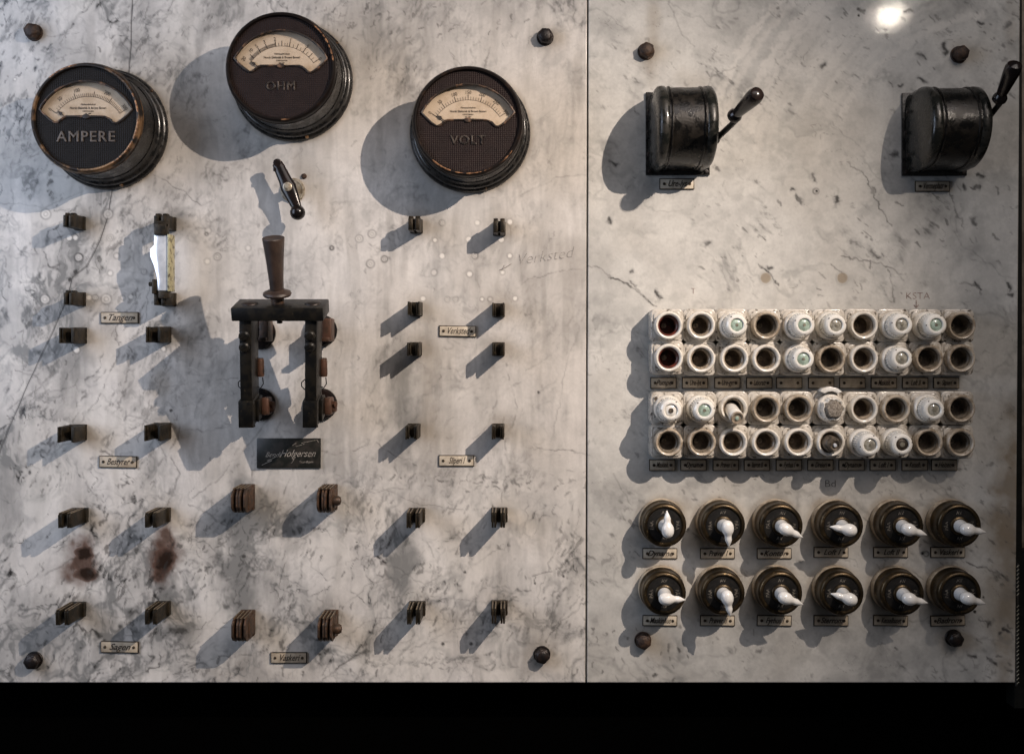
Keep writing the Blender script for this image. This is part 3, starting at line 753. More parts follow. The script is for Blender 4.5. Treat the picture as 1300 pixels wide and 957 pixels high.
# ------------------------------------------------------------------ bolts
def bolt(x, y, kind, label, rz):
    t = thing("mounting_bolt", label, "bolt", x, y, 0, rz, "bolts holding the marble slabs")
    MB().lathe([(0, .2), (10.8, .2), (10.8, 1.6), (10.2, 2.4), (0, 2.4)], 40).build("washer", bolt_dark if kind == 'd' else bolt_rust, t)
    m = MB(); hexa = [(10.0 * math.cos(math.radians(a)), 10.0 * math.sin(math.radians(a))) for a in range(0, 360, 60)]
    m.prism(hexa, 2, 12, bevel=1.6)
    m.lathe([(8.0, 11), (7.6, 12.4), (5.5, 13.6), (0, 14.1)], 32)
    m.build("head", bolt_dark if kind == 'd' else bolt_rust, t, 50)
bl = ["rusty bolt at the upper left corner, beyond the AMPERE meter", "black bolt at the top between the VOLT meter and the joint",
      "rusty bolt above the left black drum controller", "rusty bolt above the right black drum controller",
      "shiny black bolt at the lower left corner of the wide slab", "black bolt low on the wide slab beside the joint",
      "rusty hexagonal bolt below the first rotary switch column", "black bolt below the rightmost rotary switch column"]
for (x, y, k), l in zip(BOLTS, bl): bolt(x, y, k, l, rng.uniform(0, 60))

# ------------------------------------------------------------------ meters
def circ(r, n=96, a0=0): return [(r * math.cos(2 * math.pi * k / n + a0), r * math.sin(2 * math.pi * k / n + a0)) for k in range(n)]
def window_loop(g=0.0):
    pts = []
    R = 62.0 + g; cy = 43.5 - 62.0
    a0 = math.degrees(math.atan2(9 - cy, 53)); 
    for k in range(25):
        a = math.radians(a0 + (180 - 2 * a0) * k / 24); pts.append((R * math.cos(a), cy + R * math.sin(a)))
    pts += [(-50 - g, 5), (-43 - g * .6, -1 - g), (-38, -4.5 - g), (-34, -4.5 - g), (-31 + g, -1 - g), (-28 + g, 1.2 - g), (-24, 2.4 - g), (-7, 2.6 - g), (0, 2.7 - g), (7, 2.6 - g), (22, 2.4 - g), (26 - g, 1.4 - g), (30 - g, -1 - g), (33, -5 - g), (37, -5.5 - g), (43 + g * .6, -1.5 - g), (50 + g, 4.5)]
    return pts

def meter(x, y, word, label, numbers, ticks, bez, facem, lmat, needle_a, word_y=-23, rim_m=win_rim, size=15.5, worn=()):
    t = thing("panel_meter", label, "meter", x, y, group="round meters across the top")
    MB().lathe([(0, .2), (76, .2), (76.5, 2), (76, 5), (74.5, 7.5), (72.5, 8.5), (72, 10), (73, 12), (72.5, 15), (70.5, 17.5), (69, 18), (67.5, 21), (67, 24)], 96).build("flange", black_paint, t)
    MB().lathe([(67, 22), (66, 24), (65.3, 40), (65, 60), (64.5, 63)], 96).build("case", black_paint, t)
    b = MB().lathe([(64.2, 58), (66.2, 60), (66.8, 64), (66.6, 68), (65.5, 71), (63.8, 72.6), (62, 72.4), (61.2, 71), (61, 67)], 96).build("bezel", bez, t)
    m = MB().lathe([(67.2, 62.8), (67.7, 64), (67.2, 65.2), (66.2, 64)], 96)
    m.build("seam", bez, b)
    for a0, a1, rw in worn:
        m = MB(); qs = np.arange(a0, a1 + .1, 2.5)
        m.tube([(rw * math.cos(math.radians(q)), rw * math.sin(math.radians(q)), 72.1) for q in qs], [max(.25, min(1.25, (q - a0) / 10 + .2, (a1 - q) / 10 + .2)) * rng.uniform(.35, 1) for q in qs], 8, flat=.7)
        m.build("worn_edge", worn_copper, b)
    MB().holed([circ(61.6), window_loop(0)], 2.0, 67.6).build("face", facem, t)
    n = len(window_loop())
    w = [(p[0], p[1], 69.2 + rng.normal() * .15) for p in window_loop(.9)]
    MB().tube(w, [1.35 + rng.uniform(-.35, .35) for _ in w], 8, closed=True).build("window_frame", rim_m, t)
    # dial card
    d = MB().prism(window_loop(3.0), 62.0, 62.8).build("dial", dial_paper, t)
    R = 46.0; cy = -19
    m = MB()
    for k, (frac, big) in enumerate(ticks):
        a = math.radians(146 - 112 * frac); r0 = R; r1 = R + (6.5 if big else 4)
        mid = (r0 + r1) / 2
        m.box((0, 0, 0), (r1 - r0, .75 if big else .42, .2), M=tr(mid * math.cos(a), cy + mid * math.sin(a), 63.05) @ rot('Z', math.degrees(a)))
    m.tube([(R * math.cos(math.radians(q)), cy + R * math.sin(math.radians(q)), 62.95) for q in range(34, 147, 2)], .22, 4)
    m.build("scale_marks", ink, d)
    m = MB()
    for frac, s in numbers:
        a = 146 - 112 * frac
        m.text(s, 6.2, (R + 9.2) * math.cos(math.radians(a)), cy + (R + 9.2) * math.sin(math.radians(a)) - .3, 63.05, .15, M=rot('Z', a - 90), xs=.85)
    m.build("scale_numbers", ink, d)
    m = MB()
    m.text("Aktieselskabet", 3.2, 0, 17.6, 63.05, .15)
    m.text("Norsk Elektrisk & Brown Boveri", 3.9, 0, 13.2, 63.05, .15, xs=.86, off=.03)
    m.text("KRISTIANIA", 2.6, 0, 9.3, 63.05, .15); m.text("N\u00ba 381", 2.6, 0, 6.4, 63.05, .15)
    m.build("maker_text", ink, d)
    a = math.radians(needle_a)
    m = MB()
    p0 = Vector((0, -19, 60)); dr = Vector((math.cos(a), math.sin(a), 0)); q = Vector((-dr.y, dr.x, 0))
    L0 = 47
    m.prism([(p0 + dr * s + q * o)[:2] for s, o in ((28, -.5), (L0 - 8, -.5), (L0 - 6, -2.2), (L0 - 1, -.3), (L0, 0), (L0 - 1, .3), (L0 - 6, 2.2), (L0 - 8, .5), (28, .5))], 64, 64.6)
    m.build("needle", ink, t)
    MB().prism(window_loop(1.5), 66.0, 66.3).build("glass", pane, t)
    m = MB().text(word, size, 0, word_y, 68.9, 1.4, bevel=.35, xs=1.0, space=1.14, off=-.1)
    m.build("lettering", lmat, t, 30)
    MB().lathe([(0, 71), (3.2, 70.6), (3.8, 69.4), (3.8, 68.6)], 20, sq=(1.3, .8), M=tr(0, 1.5, 0)).build("adjusting_screw", rim_m, t)
    for a in (40, 165, 285):
        MB().lathe([(0, 11.6), (1.9, 11.4), (2.3, 10.4), (2.3, 8)], 14, M=tr(74 * math.cos(math.radians(a)), 74 * math.sin(math.radians(a)), 0) @ tr(0, 0, -2)).build("flange_screw", bezel_met, t)
    return t

uni = lambda n, maj: [(k / n, k % maj == 0) for k in range(n + 1)]
amp_t = [((k / 40) ** 0.8, k % 10 == 0) for k in range(1, 41)]
ohm_t = [(f, False) for f in np.linspace(.03, .42, 30)] + [(f, True) for f in (.08, .2, .3, .42)] + [(f, True) for f in (.5, .6, .7, .8, .9, 1.0)] + [(f, False) for f in (.46, .54, .57, .65, .75, .85, .95)]
meter(METERS[0][0], METERS[0][1], "AMPERE", "black round meter marked AMPERE with brass worn rim, leftmost of three",
      [(0.0, "0"), (.16, "50"), (.37, "100"), (.72, "200"), (.97, "300")], [(0, True)] + amp_t, bezel_met, face_black, letter_met, 142, size=18, worn=((-70, 40, 63.4), (95, 140, 63.8)))
meter(METERS[1][0], METERS[1][1], "OHM", "black round meter marked OHM, highest and middle of the three",
      [(.0, "20"), (.12, "10"), (.2, "5"), (.3, "3"), (.42, "2"), (.6, "1"), (.8, ".5"), (1, "0")], ohm_t, bezel_dark, face_brown, letter_dark, 144, size=14.5, worn=((0, 62, 63.6), (262, 290, 63.6)))
meter(METERS[2][0], METERS[2][1], "VOLT", "black round meter marked VOLT with coppery worn lower rim, near the joint",
      [(0.0, "0"), (.16, "50"), (.34, "100"), (.5, "150"), (.66, "200"), (.84, "250"), (1, "300")], uni(30, 5), bezel_dark, face_brown, letter_dark, 144, worn=((222, 300, 63.2), (302, 330, 63.8)))

# ------------------------------------------------------------------ engraved plates
def plate(x, y, w, h, txt, label, pale=False, rz=0.0, fs=11.5, hand=True, screws=True, group="small engraved name plates"):
    t = thing("name_plate", label, "name plate", x, y, 0, rz, group)
    MB().box((0, 0, 1.2), (w + 2.2, h + 2.2, 2.0), .5).build("border", plate_edge, t)
    MB().box((0, 0, 2.0), (w, h, 1.4), .25).build("plate_face", plate_pale if pale else plate_face, t)
    for sx in (-1, 1):
        MB().lathe([(0, 3.9), (1.3, 3.7), (1.9, 2.9), (1.9, 2.4)], 14, M=tr(sx * (w / 2 - 4.8), 0, 0)).build("pin", plate_edge, t)
    if txt:
        room = w - 13.5
        m = MB().text(txt, fs, 0, .2, 2.85, .25, .45, xs=min(1.0, room / (len(txt) * fs * .50)), off=.12)
        m.build("lettering", ink, t)
    return t
PG = "brass plates over the bare contacts"
plate(152.5, 403.5, 46, 12.5, "Tangen", "engraved plate reading Tangen, under the white fuse link", group=PG)
plate(150.5, 586, 46, 13, "Bestyrer", "engraved plate reading Bestyrer, between two blocky contacts at far left", rz=-1, group=PG)
plate(152.5, 820.5, 46, 12.5, "Sagen", "engraved plate reading Sagen, near the lower left corner", rz=-1, group=PG)
plate(367, 834, 44, 12, "Vaskeri", "engraved plate reading Vaskeri at the foot of the wide slab", group=PG)
plate(581, 420.5, 45, 12, "Verksted", "engraved plate reading Verksted, right of the open knife switch", True, -1, group=PG)
plate(579.5, 584.5, 43, 12, "Sliperi I", "engraved plate reading Sliperi I, halfway down near the joint", True, group=PG)
plate(859, 234, 42, 12, "Ure-lys", "engraved plate reading Ure-lys under the left drum controller", True, group="plates under the drum controllers")
plate(1183, 237, 42, 11.5, "Vermeplatr", "engraved plate with cramped script under the right drum controller", group="plates under the drum controllers")
# large black maker's plate
t = thing("maker_plate", "large black plate with scratched handwriting below the knife switch", "maker's plate", 367, 575)
MB().box((0, 0, 1.4), (81, 38, 2.4), .6).build("plate_body", name_black, t)
m = MB(); m.text("Bendt", 8.5, -20, -2, 2.8, .25, .5, off=.02); m.text("Holgersen", 12.5, 11, -.5, 2.8, .25, .5, xs=.86, off=.0)
m.text("J", 8, 5, -8.5, 2.8, .25, .5, off=-.12); m.text("Trondhjem", 4, 22, -11, 2.8, .25, .2)
m.tube([(-34, -15, 2.7), (-21, -9, 2.7), (-27, -9.5, 2.7), (-16, -4.5, 2.7)], .35, 5)
m.tube([(5, 10, 2.7), (10, 13, 2.7), (9, 8.5, 2.7), (20, 11.5, 2.7), (16, 13, 2.7), (36, 17, 2.7), (38, 13.5, 2.7)], .35, 5)
m.build("engraving", engrave, t)

words_a = ["Pumpe", "Ure-lys", "Ure-gyr", "Laboratr", "", "", "", "Maskinh.", "Loft II", "Slipseri"]
words_b = ["Maskinh.", "Dynamo", "Pr\u00f8ver I", "Sterrom III", "Fyrhus I", "Dreieri", "Dynamo", "Loft I", "Kesselh.", "Heisen"]
ORD = ["first", "second", "third", "fourth", "fifth", "sixth", "seventh", "eighth", "ninth", "tenth"]
xa = [842, 882, 923, 963.5, 1001.5, 1042, 1081.5, 1121.5, 1161, 1200.5]; xb = [840.5, 880, 921, 960.5, 1001, 1041, 1080.5, 1120, 1160.5, 1198]
for i in range(10):
    d = ("blank " if not words_a[i] else "faintly lettered ")
    plate(xa[i], 486, 31, 12.5, words_a[i], d + "plate between the fuse rows, %s from the left" % ORD[i], fs=9.5, group="plates between the fuse rows")
for i in range(10):
    plate(xb[i], 590, 31, 12.5, words_b[i], "small engraved plate under the bottom fuse row, %s from the left" % ORD[i], fs=9.5, group="plates under the bottom fuse row")
words_s = [["Dynamo", "Pr\u00f8ver I", "Kontor", "Loft I", "Loft II", "Vaskeri"], ["Maskinhus", "Pr\u00f8ver II", "Fyrhus I", "Sterrom", "Kesselhuset", "Badrom"]]
sx = [837.5, 910.5, 982.5, 1054.5, 1130, 1202.5]
for r in range(2):
    for i in range(6):
        plate(sx[i], (702, 787)[r] + (-1.5 if i > 2 else 0) * (1 - r), 42, 11.5, words_s[r][i],
              "engraved plate below the %s rotary switch of the %s row" % (ORD[i], ("upper", "lower")[r]), i < 3 or r == 0, rz=(1.5 if (r == 1 and i == 5) else rng.normal() * .4), fs=10.2, group="plates under the rotary switches")

# ------------------------------------------------------------------ contacts
def clip_plain(x, y, label, h=38, mt=dark_brass, kind=0, w=15, tall=16.5):
    """two solid jaws standing on a foot"""
    t = thing("fuse_contact", label, "contact clip", x, y, group="spring contacts standing out of the wide slab")
    MB().box((0, 0, 3), (w + 1, tall + 1, 6), 1).build("foot", mt, t)
    q = w / 2
    if kind == 0:
        for s in (-1, 1):
            m = MB()
            m.box((s * (q - 1.1), 0, h / 2), (2.2, tall, h), .4); m.box((s * (q - 3.6), 0, h / 2 - 1), (1.9, tall - 1, h - 2), .3)
            m.box((s * (q - 2.3), 0, h * .3), (3.0, tall - 2, h * .5), .3)
            m.build("jaw", mt, t)
        for v in (-4.5, 4.5):
            MB().lathe([(0, h - 3), (1.3, h - 3.2), (1.5, h - 5)], 12, M=tr(q - 2.3, v * tall / 19, 0)).build("rivet", mt, t)
        MB().box((0, 0, 9), (w - 7, tall - 3, 8), .3).build("spacer", mt, t)
    elif kind == 1:   # jaws with a notched lip on top
        for s in (-1, 1):
            m = MB()
            m.prism([(-tall / 2, 4), (-tall / 2, h), (tall / 2 - 2, h), (tall / 2 - 1, h - 5), (tall / 2 + 1.6, h - 6), (tall / 2 + 1.6, h - 13), (tall / 2, h - 15), (tall / 2, 4)], s * q * .56 - q * .37, s * q * .56 + q * .37, M=Matrix(((0, 0, 1, 0), (1, 0, 0, 0), (0, 1, 0, 0), (0, 0, 0, 1))), bevel=.5)
            m.build("jaw", mt, t)
            MB().box((s * q * .57, -.6, h + .4), (q * .55, tall * .75, 1.2), .3).build("jaw_tip", mt, t)
        MB().box((0, 0, h - 12), (q * .4, tall * .8, 8), .3).build("spacer", mt, t)
    return t

def clip_leaf(x, y, label, h=46, mt=dark_brass, tall=18, w=20, rust=False, knob=False):
    t = thing("leaf_contact", label, "contact clip", x, y, group="leaf contacts in the lower rows")
    MB().box((0, 0, 4), (w + 1, tall, 8), 1).build("foot", mt, t)
    offs = [-w * .42, -w * .2, w * .12, w * .34]
    for i, u in enumerate(offs):
        m = MB()
        if rust:
            prof = [(-tall / 2 * q, ww) for q, ww in ((1.0, 6), (1.0, h * .45), (.96, h * .7), (.72, h * .9), (.4, h))]
            prof += [(tall / 2 * q, ww) for q, ww in ((.5, h), (.82, h * .9), (.98, h * .7), (1.0, h * .45), (1.0, 6))]
            bend = (-1, 1, -1, 1)[i] * 1.2
        else:
            prof = [(-tall / 2, 6), (-tall / 2, h - 1), (tall / 2 - 2, h), (tall / 2, h - 4), (tall / 2, 6)]
            bend = (1, -1, 1, -1)[i] * .8
        m.prism(prof, u - 1.2, u + 1.2, M=Matrix(((0, 0, 1, 0), (1, 0, 0, 0), (0, 1, 0, 0), (0, 0, 0, 1))) , bevel=.4)
        for v in m.bm.verts:
            v.co.x += bend * max(0, (v.co.z - 10) / (h - 10)) ** 2
        lf = m.build("leaf", mt, t)
        MB().box((u + bend * .3, tall / 2 + .1, h * .55), (1.5, .9, h * .8), .3).build("lit_edge", edge_lit_tone, lf)  # strip on the leaf top, its lit look put into the colour
    if rust:
        MB().box((w * .42, 0, h * .35), (3.2, tall * .8, h * .55), .6).build("side_plate", mt, t)
    if knob:
        m = MB().lathe([(0, -3), (5.5, -3), (6.2, -1), (6.2, 5), (4.5, 8), (0, 9)], 20, M=tr(w * .42 + 2, -1, h * .62) @ rot('Y', 90))
        m.lathe([(0, -w - 4), (4, -w - 3.5), (4.5, -w), (2.2, -w + 2), (2.2, -2)], 16, M=tr(w * .42 + 2, -1, h * .62) @ rot('Y', 90))
        m.build("clamp_screw", mt, t)
    return t
colname = {'a': "far left column", 'b': "second column", 'c': "column left of the Verksted plate", 'd': "column nearest the joint"}
for k, pts in CLIPS.items():
    for i, (x, y) in enumerate(pts):
        if k == 'b' and i < 2:
            lab = ["dark contact holding the top end of the white fuse link", "dark contact holding the bottom end of the white fuse link"][i]
        else: lab = "%s dark contact from the top in the %s" % (ORD[i], colname[k])
        if i < 4:
            clip_plain(x, y, lab, 38, kind=1 if (i in (0,) or (k in 'ab' and i == 1)) else 0,
                       w=(15 if k in 'cd' else ((19, 21)[i - 2] if i > 1 else (12.5 if k == 'a' else 16))), tall=16.5 if (k in 'cd' or i < 2) else 19.5)
        else:
            clip_leaf(x, y, lab.replace("dark contact", "leafed dark contact"), 46, w=20 if k != 'b' else 18)
for (x, y), lab, kn in zip(VASK, ["rust brown contact above left, over the grey stain", "rust brown contact with side screw, right of the grey stain",
                                 "rust brown contact below the grey stain", "rust brown contact with side screw above the Vaskeri plate"], (0, 1, 0, 1)):
    clip_leaf(x, y, lab, 46, rusty_brass, 32, 17, True, bool(kn))

# fuse link held in the two upper contacts of the second column
t = thing("fuse_link", "white jagged fuse link with yellowed edge bridging two dark contacts", "fuse link", 219, 333)
loop = [(-9, 30), (9, 30), (9, -38), (-4, -38), (-5, -22), (-9, -8), (-14, 4), (-14, 13), (-9, 18)]
m = MB().prism([(u * .95, v) for u, v in loop], 38, 43, bevel=.6)
m.build("link_plate", silver, t)
MB().box((10.2, -4, 36), (3.6, 70, 18), .8).build("side_strip", yellow_edge, t)
m = MB(); m.box((0, 37, 40), (16, 15, 12), 2); m.tube([(-8, 44, 42), (0, 45, 44), (9, 43, 42)], 2.6, 8)
m.build("end_cap", dark_brass, t)
m = MB(); m.box((-9, -33, 38), (5, 18, 10), 1); m.lathe([(0, 4), (2.6, 3.4), (2.8, 0)], 12, M=tr(-12, -30, 40) @ rot('Y', -90)); m.box((3, -43, 38), (13, 10, 10), 1.5)
m.build("end_cap", dark_brass, t)

# ------------------------------------------------------------------ selector lever
t = thing("selector_lever", "small black lever with ball end on a pale washer above the knife switch", "selector switch", 372, 242)
MB().lathe([(0, .2), (15.5, .2), (15.5, 2), (14.5, 3.4), (12.5, 3.6), (12, 2.8), (0, 2.6)], 40).build("washer", washer_met, t)
MB().lathe([(6, 2), (6, 26), (5, 27), (0, 27)], 24).build("spindle", iron, t)
m = MB(); m.tube([(-14, 30, 27), (-11, 24, 27), (-4, 9, 27), (0, 0, 27), (5, -12, 27), (11, -26, 28)], [6.4, 7.2, 8.2, 10.0, 8.2, 6.0], 14, flat=.5)
m.lathe([(0, -5), (4.6, -4), (5.6, 0), (4.6, 4), (0, 5)], 20, M=tr(-13.5, 30, 27)); m.box((-16, 22, 27), (5, 5, 6), 1)
m.build("arm", bakelite, t)
m = MB().lathe([(0, 36), (2.5, 35.8), (2.5, 33.5), (4.4, 33.5), (5.6, 32.8), (5.8, 30)], 24)
m.build("centre_screw", washer_met, t)
prof = [(9.4 * math.sin(math.radians(a)), 32 - 9.4 * math.cos(math.radians(a))) for a in range(0, 181, 12)]
MB().lathe(prof, 28, M=tr(12.5, -32, 0)).build("ball_knob", bakelite, t)
# small rusty stud beside it
t = thing("rusty_stud", "tiny rusty stud to the upper right of the small lever", "stud", 386, 224)
MB().lathe([(0, 3.5), (2.2, 3.2), (3.4, 1.5), (3.6, .2)], 16).build("stud_head", bolt_rust, t)

# ------------------------------------------------------------------ knife switch
t = thing("knife_switch", "large open two-blade knife switch with brown wooden handle", "knife switch", 377, 515)
TILT = tr(0, 0, 48) @ rot('X', 17)     # blade frame: leans out of the panel
TILT_ = TILT
for u, v in ((-47, 2), (31, 2), (-47, 92), (31, 95)):
    b = MB().lathe([(0, .2), (20.5, .2), (20.5, 4), (18, 7), (9, 8), (8, 24), (0, 24)], 48, M=tr(u, v, 0)).build("base_disc", bakelite, t)
for u in (-46, 31):
    TILT = TILT_ @ Matrix(((1, .06, 0, 0), (0, 1, 0, 0), (0, 0, 1, 0), (0, 0, 0, 1)))
    bl = MB().box((0, 54, 5), (14, 128, 36), 1.2, M=tr(u, 0, 0) @ TILT)
    blade = bl.build("blade", iron, t)
    m = MB(); m.box((-.6, 1, 8), (17.5, 34, 34), 1.0, M=tr(u, 0, 0) @ TILT)
    m.box((10, 0, 0), (3.5, 28, 20), .6, M=tr(u, 0, 0) @ TILT)
    m.lathe([(0, -3), (3, -3), (3.2, 3), (0, 3.6)], 12, M=tr(u + 2, -15, 0) @ TILT @ tr(0, -5, 0) @ rot('X', 90))
    m.build("hinge_jaw", iron, t)
    m = MB()
    for v in (100, 86):
        m.lathe([(0, 29.5), (4.5, 29), (6.2, 27), (6.4, 23.5)], 22, M=tr(u - .6, 0, 0) @ TILT @ tr(0, v, 0))
        m.box((0, 0, 29.5), (9.5, 1.4, .8), M=tr(u - .6, 0, 0) @ TILT @ tr(0, v, 0) @ rot('Z', 35))
    m.build("blade_screw", iron, t)
    m = MB(); m.box((17.5, 96, 0), (11, 28, 26), 1.2, M=tr(u, 0, 0) @ tr(-3, 0, 32)); m.box((14, 84, 0), (10, 5, 38), 1, M=tr(u, 0, 34))
    m.build("upper_jaw", copper if u > 0 else rusty_brass, t)
    MB().lathe([(0, -11), (4.5, -11), (5, -8), (5, 8), (4.5, 11), (0, 11)], 20, M=tr(u + 12, 50, 52) @ rot('X', 90 + 8)).build("copper_roll", copper, t)
    m = MB(); m.tube([(u + 15, 38, 52), (u + 15.5, 30, 50), (u + 12, 25, 48), (u + 7, 27, 50)], .7, 6)
    m.tube([(u - 9, 36, 56), (u - 14, 32, 54), (u - 14.5, 27, 52), (u - 10, 23, 54)], .7, 6)
    m.build("spring_wire", iron, t)
    m = MB(); m.box((16, 2, 34), (9, 22, 22), 2.5); m.box((21, -1, 32), (8, 10, 12), 2.5); m.lathe([(0, 4), (4.5, 3), (4.5, -6)], 6, M=tr(22, 4, 36) @ rot('Y', 70))
    for q in m.bm.verts: q.co.x += u
    m.build("clamp", copper, t)
TILT = TILT_
m = MB().box((0, 126, 6), (107, 16, 42), 1.2, M=TILT)
m.lathe([(0, -3), (3, -3), (3.4, 3), (0, 3)], 10, M=TILT @ tr(0, 116, 16) @ rot('X', 90))
m.build("crossbar", iron, t)
m = MB()
for u in (-36, 38):
    m.lathe([(0, 3), (7, 2.2), (9.5, 1), (10, 0)], 28, M=TILT @ tr(u, 134, 6) @ rot('X', -90))
m.build("crossbar_screw", bolt_dark, t)
H = TILT @ tr(-3.5, 134, 4) @ rot('X', -90)     # +w of H runs up the handle
MB().lathe([(7.5, -2), (7.5, 7), (9, 8)], 28, M=H).build("ferrule", rusty_brass, t)
MB().lathe([(0, 6), (9, 7), (15.5, 8.6), (16.8, 11), (15.6, 13.4), (11, 15.5), (8.2, 17), (8.2, 18.5), (0, 18.5)], 40, M=H).build("collar", copper, t).data.materials[0] = wood
hd = MB().lathe([(7.6, 17), (8.0, 19), (8.6, 32), (9.8, 48), (11.3, 64), (12.5, 75), (12.8, 77), (12.4, 78), (10.8, 77.6), (0, 77.2)], 40, M=H, sq=(1.0, 1.25)).build("handle", wood, t)

# ------------------------------------------------------------------ drum controllers
def drum(x, y, W, label, lever, bumpy=drum_paint):
    """x, y = centre of the foot; W = body width"""
    t = thing("drum_controller", label, "controller", x, y, group="drum controllers on the narrow slab")
    h = 50
    YZ = Matrix(((0, 0, 1, 0), (1, 0, 0, 0), (0, 1, 0, 0), (0, 0, 0, 1)))   # (a,b,c) -> u=c, v=a, w=b
    def D_prof(r, base=2, c=36):
        pts = [(-r, base), ]
        for k in range(37):
            a = math.radians(180 + 180 * k / 36)
            pts.append((r * math.cos(a), c - r * math.sin(a) * 1.04))
        pts.append((r, base)); return pts
    MB().box((-.5, -1, 2), (W + 4, 2 * h + 5, 4), .8).build("back_plate", black_paint, t)
    MB().prism(D_prof(h - 2.0), -W / 2 + 14, W / 2 - 14, M=YZ).build("drum_cover", bumpy, t, 25)
    # domed ends, each built as a nest of shrinking outlines
    for s in (-1, 1):
        m = MB(); tb = bmesh.new(); rings = []
        for (rr, off) in ((h - 2.2, 0), (h - .4, 1.2), (h, 3.0), (h - .6, 5.0), (h - 4, 6.6), (h - 9, 7.4), (h - 20, 8.2)):
            uu = s * (W / 2 - 16 + off * 1.9)
            f = rr / h
            pts = D_prof(rr, 2 + (h - rr) * .25, 36)
            rings.append([tb.verts.new((uu, a, b)) for a, b in pts])
        for a, b in zip(rings, rings[1:]):
            n = len(a)
            for k in range(n): tb.faces.new((a[k], a[(k + 1) % n], b[(k + 1) % n], b[k]))
        tb.faces.new(rings[-1]); bmesh.ops.recalc_face_normals(tb, faces=tb.faces)
        m._add(tb, None); e = m.build("end_cap", cap_paint, t, 50)
    for uu in (-W / 2 + 19, W / 2 - 19):
        m = MB(); pts = D_prof(h - 1.6); m.tube([(uu, a, b) for a, b in pts], 1.3, 8); m.build("bead", bumpy, t)
    for v in (-1, 24, -30):
        MB().lathe([(0, 2.2), (2.2, 1.8), (2.6, 0)], 12, M=tr(-W / 2 - 1, v, 12 + abs(v) * .3) @ rot('Y', -90)).build("cap_screw", bolt_dark, t)
    for sgn in (-1, 1):
        MB().lathe([(0, 6.2), (2.6, 5.6), (3, 4)], 12, M=tr(sgn * (W / 2 - 3), -h + 1, 0)).build("foot_screw", bolt_dark, t)
    # lever
    a, b, c, e = [Vector(q) for q in lever]
    L = MB().tube([a, b], [4.4, 4.0], 10, flat=.6); L.lathe([(0, 0), (9, 0), (9, 5), (6, 8), (0, 8)], 24, M=tr(W / 2 - 3, a.y, a.z) @ rot('Y', 90))
    la = L.build("lever_arm", iron, t)
    dv = (e - c); Ln = dv.length; dv.normalize()
    q = Vector((0, 0, 1)).rotation_difference(dv).to_matrix().to_4x4()
    MB().lathe([(0, -7), (5, -6.5), (8.2, -3), (8.4, 1), (7.0, 4), (5.8, 6), (6.2, 8), (7.8, Ln * .45), (9.2, Ln * .72), (9.4, Ln * .86), (8.0, Ln * .96), (4, Ln + .5), (0, Ln + 1)], 28, M=tr(*c) @ q).build("lever_handle", bakelite, t)
    return t
drum(860.5, 169.6, 77, "black drum controller whose lever sticks out right, left of the pair",
     [(42, -14, 45), (48, -9, 122), (45, -5, 126), (60, 9, 176)])
drum(1185.5, 170.5, 78, "black pitted drum controller beside the right edge, lever raised",
     [(41, 4, 52), (42, 20, 92), (40, 24, 92), (40, 55, 130)])

# ------------------------------------------------------------------ fuse holders and caps
FX = [842.5 + 39.9 * i for i in range(10)]; FY = [413.9, 454.6, 516.2, 557.6]
def fuse_holder(label, x, y, ring_m=porcelain_ring, th=thread, base=None):
    t = thing("fuse_holder", label, "fuse holder", x, y, group="porcelain fuse holders in four rows")
    hw, hh = 18.7, 19.1; c = 5.0
    m = MB()
    rr = 15.2
    sq = []
    for (cx, cy, a0) in ((hw - c, hh - c, 0), (-hw + c, hh - c, 90), (-hw + c, -hh + c, 180), (hw - c, -hh + c, 270)):
        for k in range(5):
            a = math.radians(a0 + 22.5 * k); sq.append((cx + c * math.cos(a), cy + c * math.sin(a)))
    m.holed([sq, circ(13.6, 48)], 28, 16, bevel=1.6)
    m.build("body", porcelain, t, 40)
    # raised corner lugs round the ring
    for su in (-1, 1):
        for sv in (-1, 1):
            m = MB()
            lug = [(hw - 1.4, hh - 5), (hw - 5, hh - 1.4), (hw - 12, hh - 1.4), (hw - 8, hh - 6.5), (hw - 6.5, hh - 8), (hw - 1.4, hh - 12)]
            m.prism([(a * su, b * sv) for a, b in lug], 28, 33.5, bevel=.9)
            m.build("corner_lug", porcelain, t, 50)
    MB().lathe([(17.0, 26), (17.4, 34), (17.5, 41), (16.9, 43.2), (15.6, 44.4), (14.2, 44.2), (13.2, 42.6), (12.9, 40), (12.8, 30), (12.8, 6)], 48).build("ring", ring_m, t, 50)
    pr = [(12.7, 38.5), (11.4, 38.5)]
    for k in range(7):
        w = 36.5 - k * 2.4; pr += [(11.6, w), (10.6, w - .8), (10.6, w - 1.3), (11.6, w - 2.0)]
    pr += [(11.0, 18)]
    MB().lathe(pr, 40).build("threaded_socket", th, t, 25)
    MB().lathe([(12, 19), (7, 19), (6.4, 19.6), (0, 19.6)], 32).build("socket_floor", base or gap_dirt, t)
    MB().lathe([(3.4, 19), (3.4, 22), (2.8, 22.8), (1.5, 22.8), (1.3, 20.6), (0, 20.6)], 20, M=tr(-3.2, .3, 0)).build("centre_contact", contact_met, t)
    return t
filled = {(0, 2): 'g', (0, 4): 'g', (0, 5): 'b', (0, 7): 'n', (0, 8): 'g', (1, 4): 'g', (1, 7): 'n',
          (2, 0): 'o', (2, 1): 'g', (2, 2): 'c', (2, 5): 'x', (2, 8): 'n', (3, 5): 'd', (3, 6): 'n', (3, 7): 'h'}
protos = {}
protos['n'] = None
def holder_label(r, c):
    st = "holding a fuse" if (r, c) in filled else "standing empty"
    if (r, c) in ((0, 0), (1, 0)): st = "empty with red lining"
    return "porcelain fuse holder %s, %s of ten in the %s row" % (st, ORD[c], ORD[r])
P1 = fuse_holder(holder_label(0, 1), FX[1], FY[0])
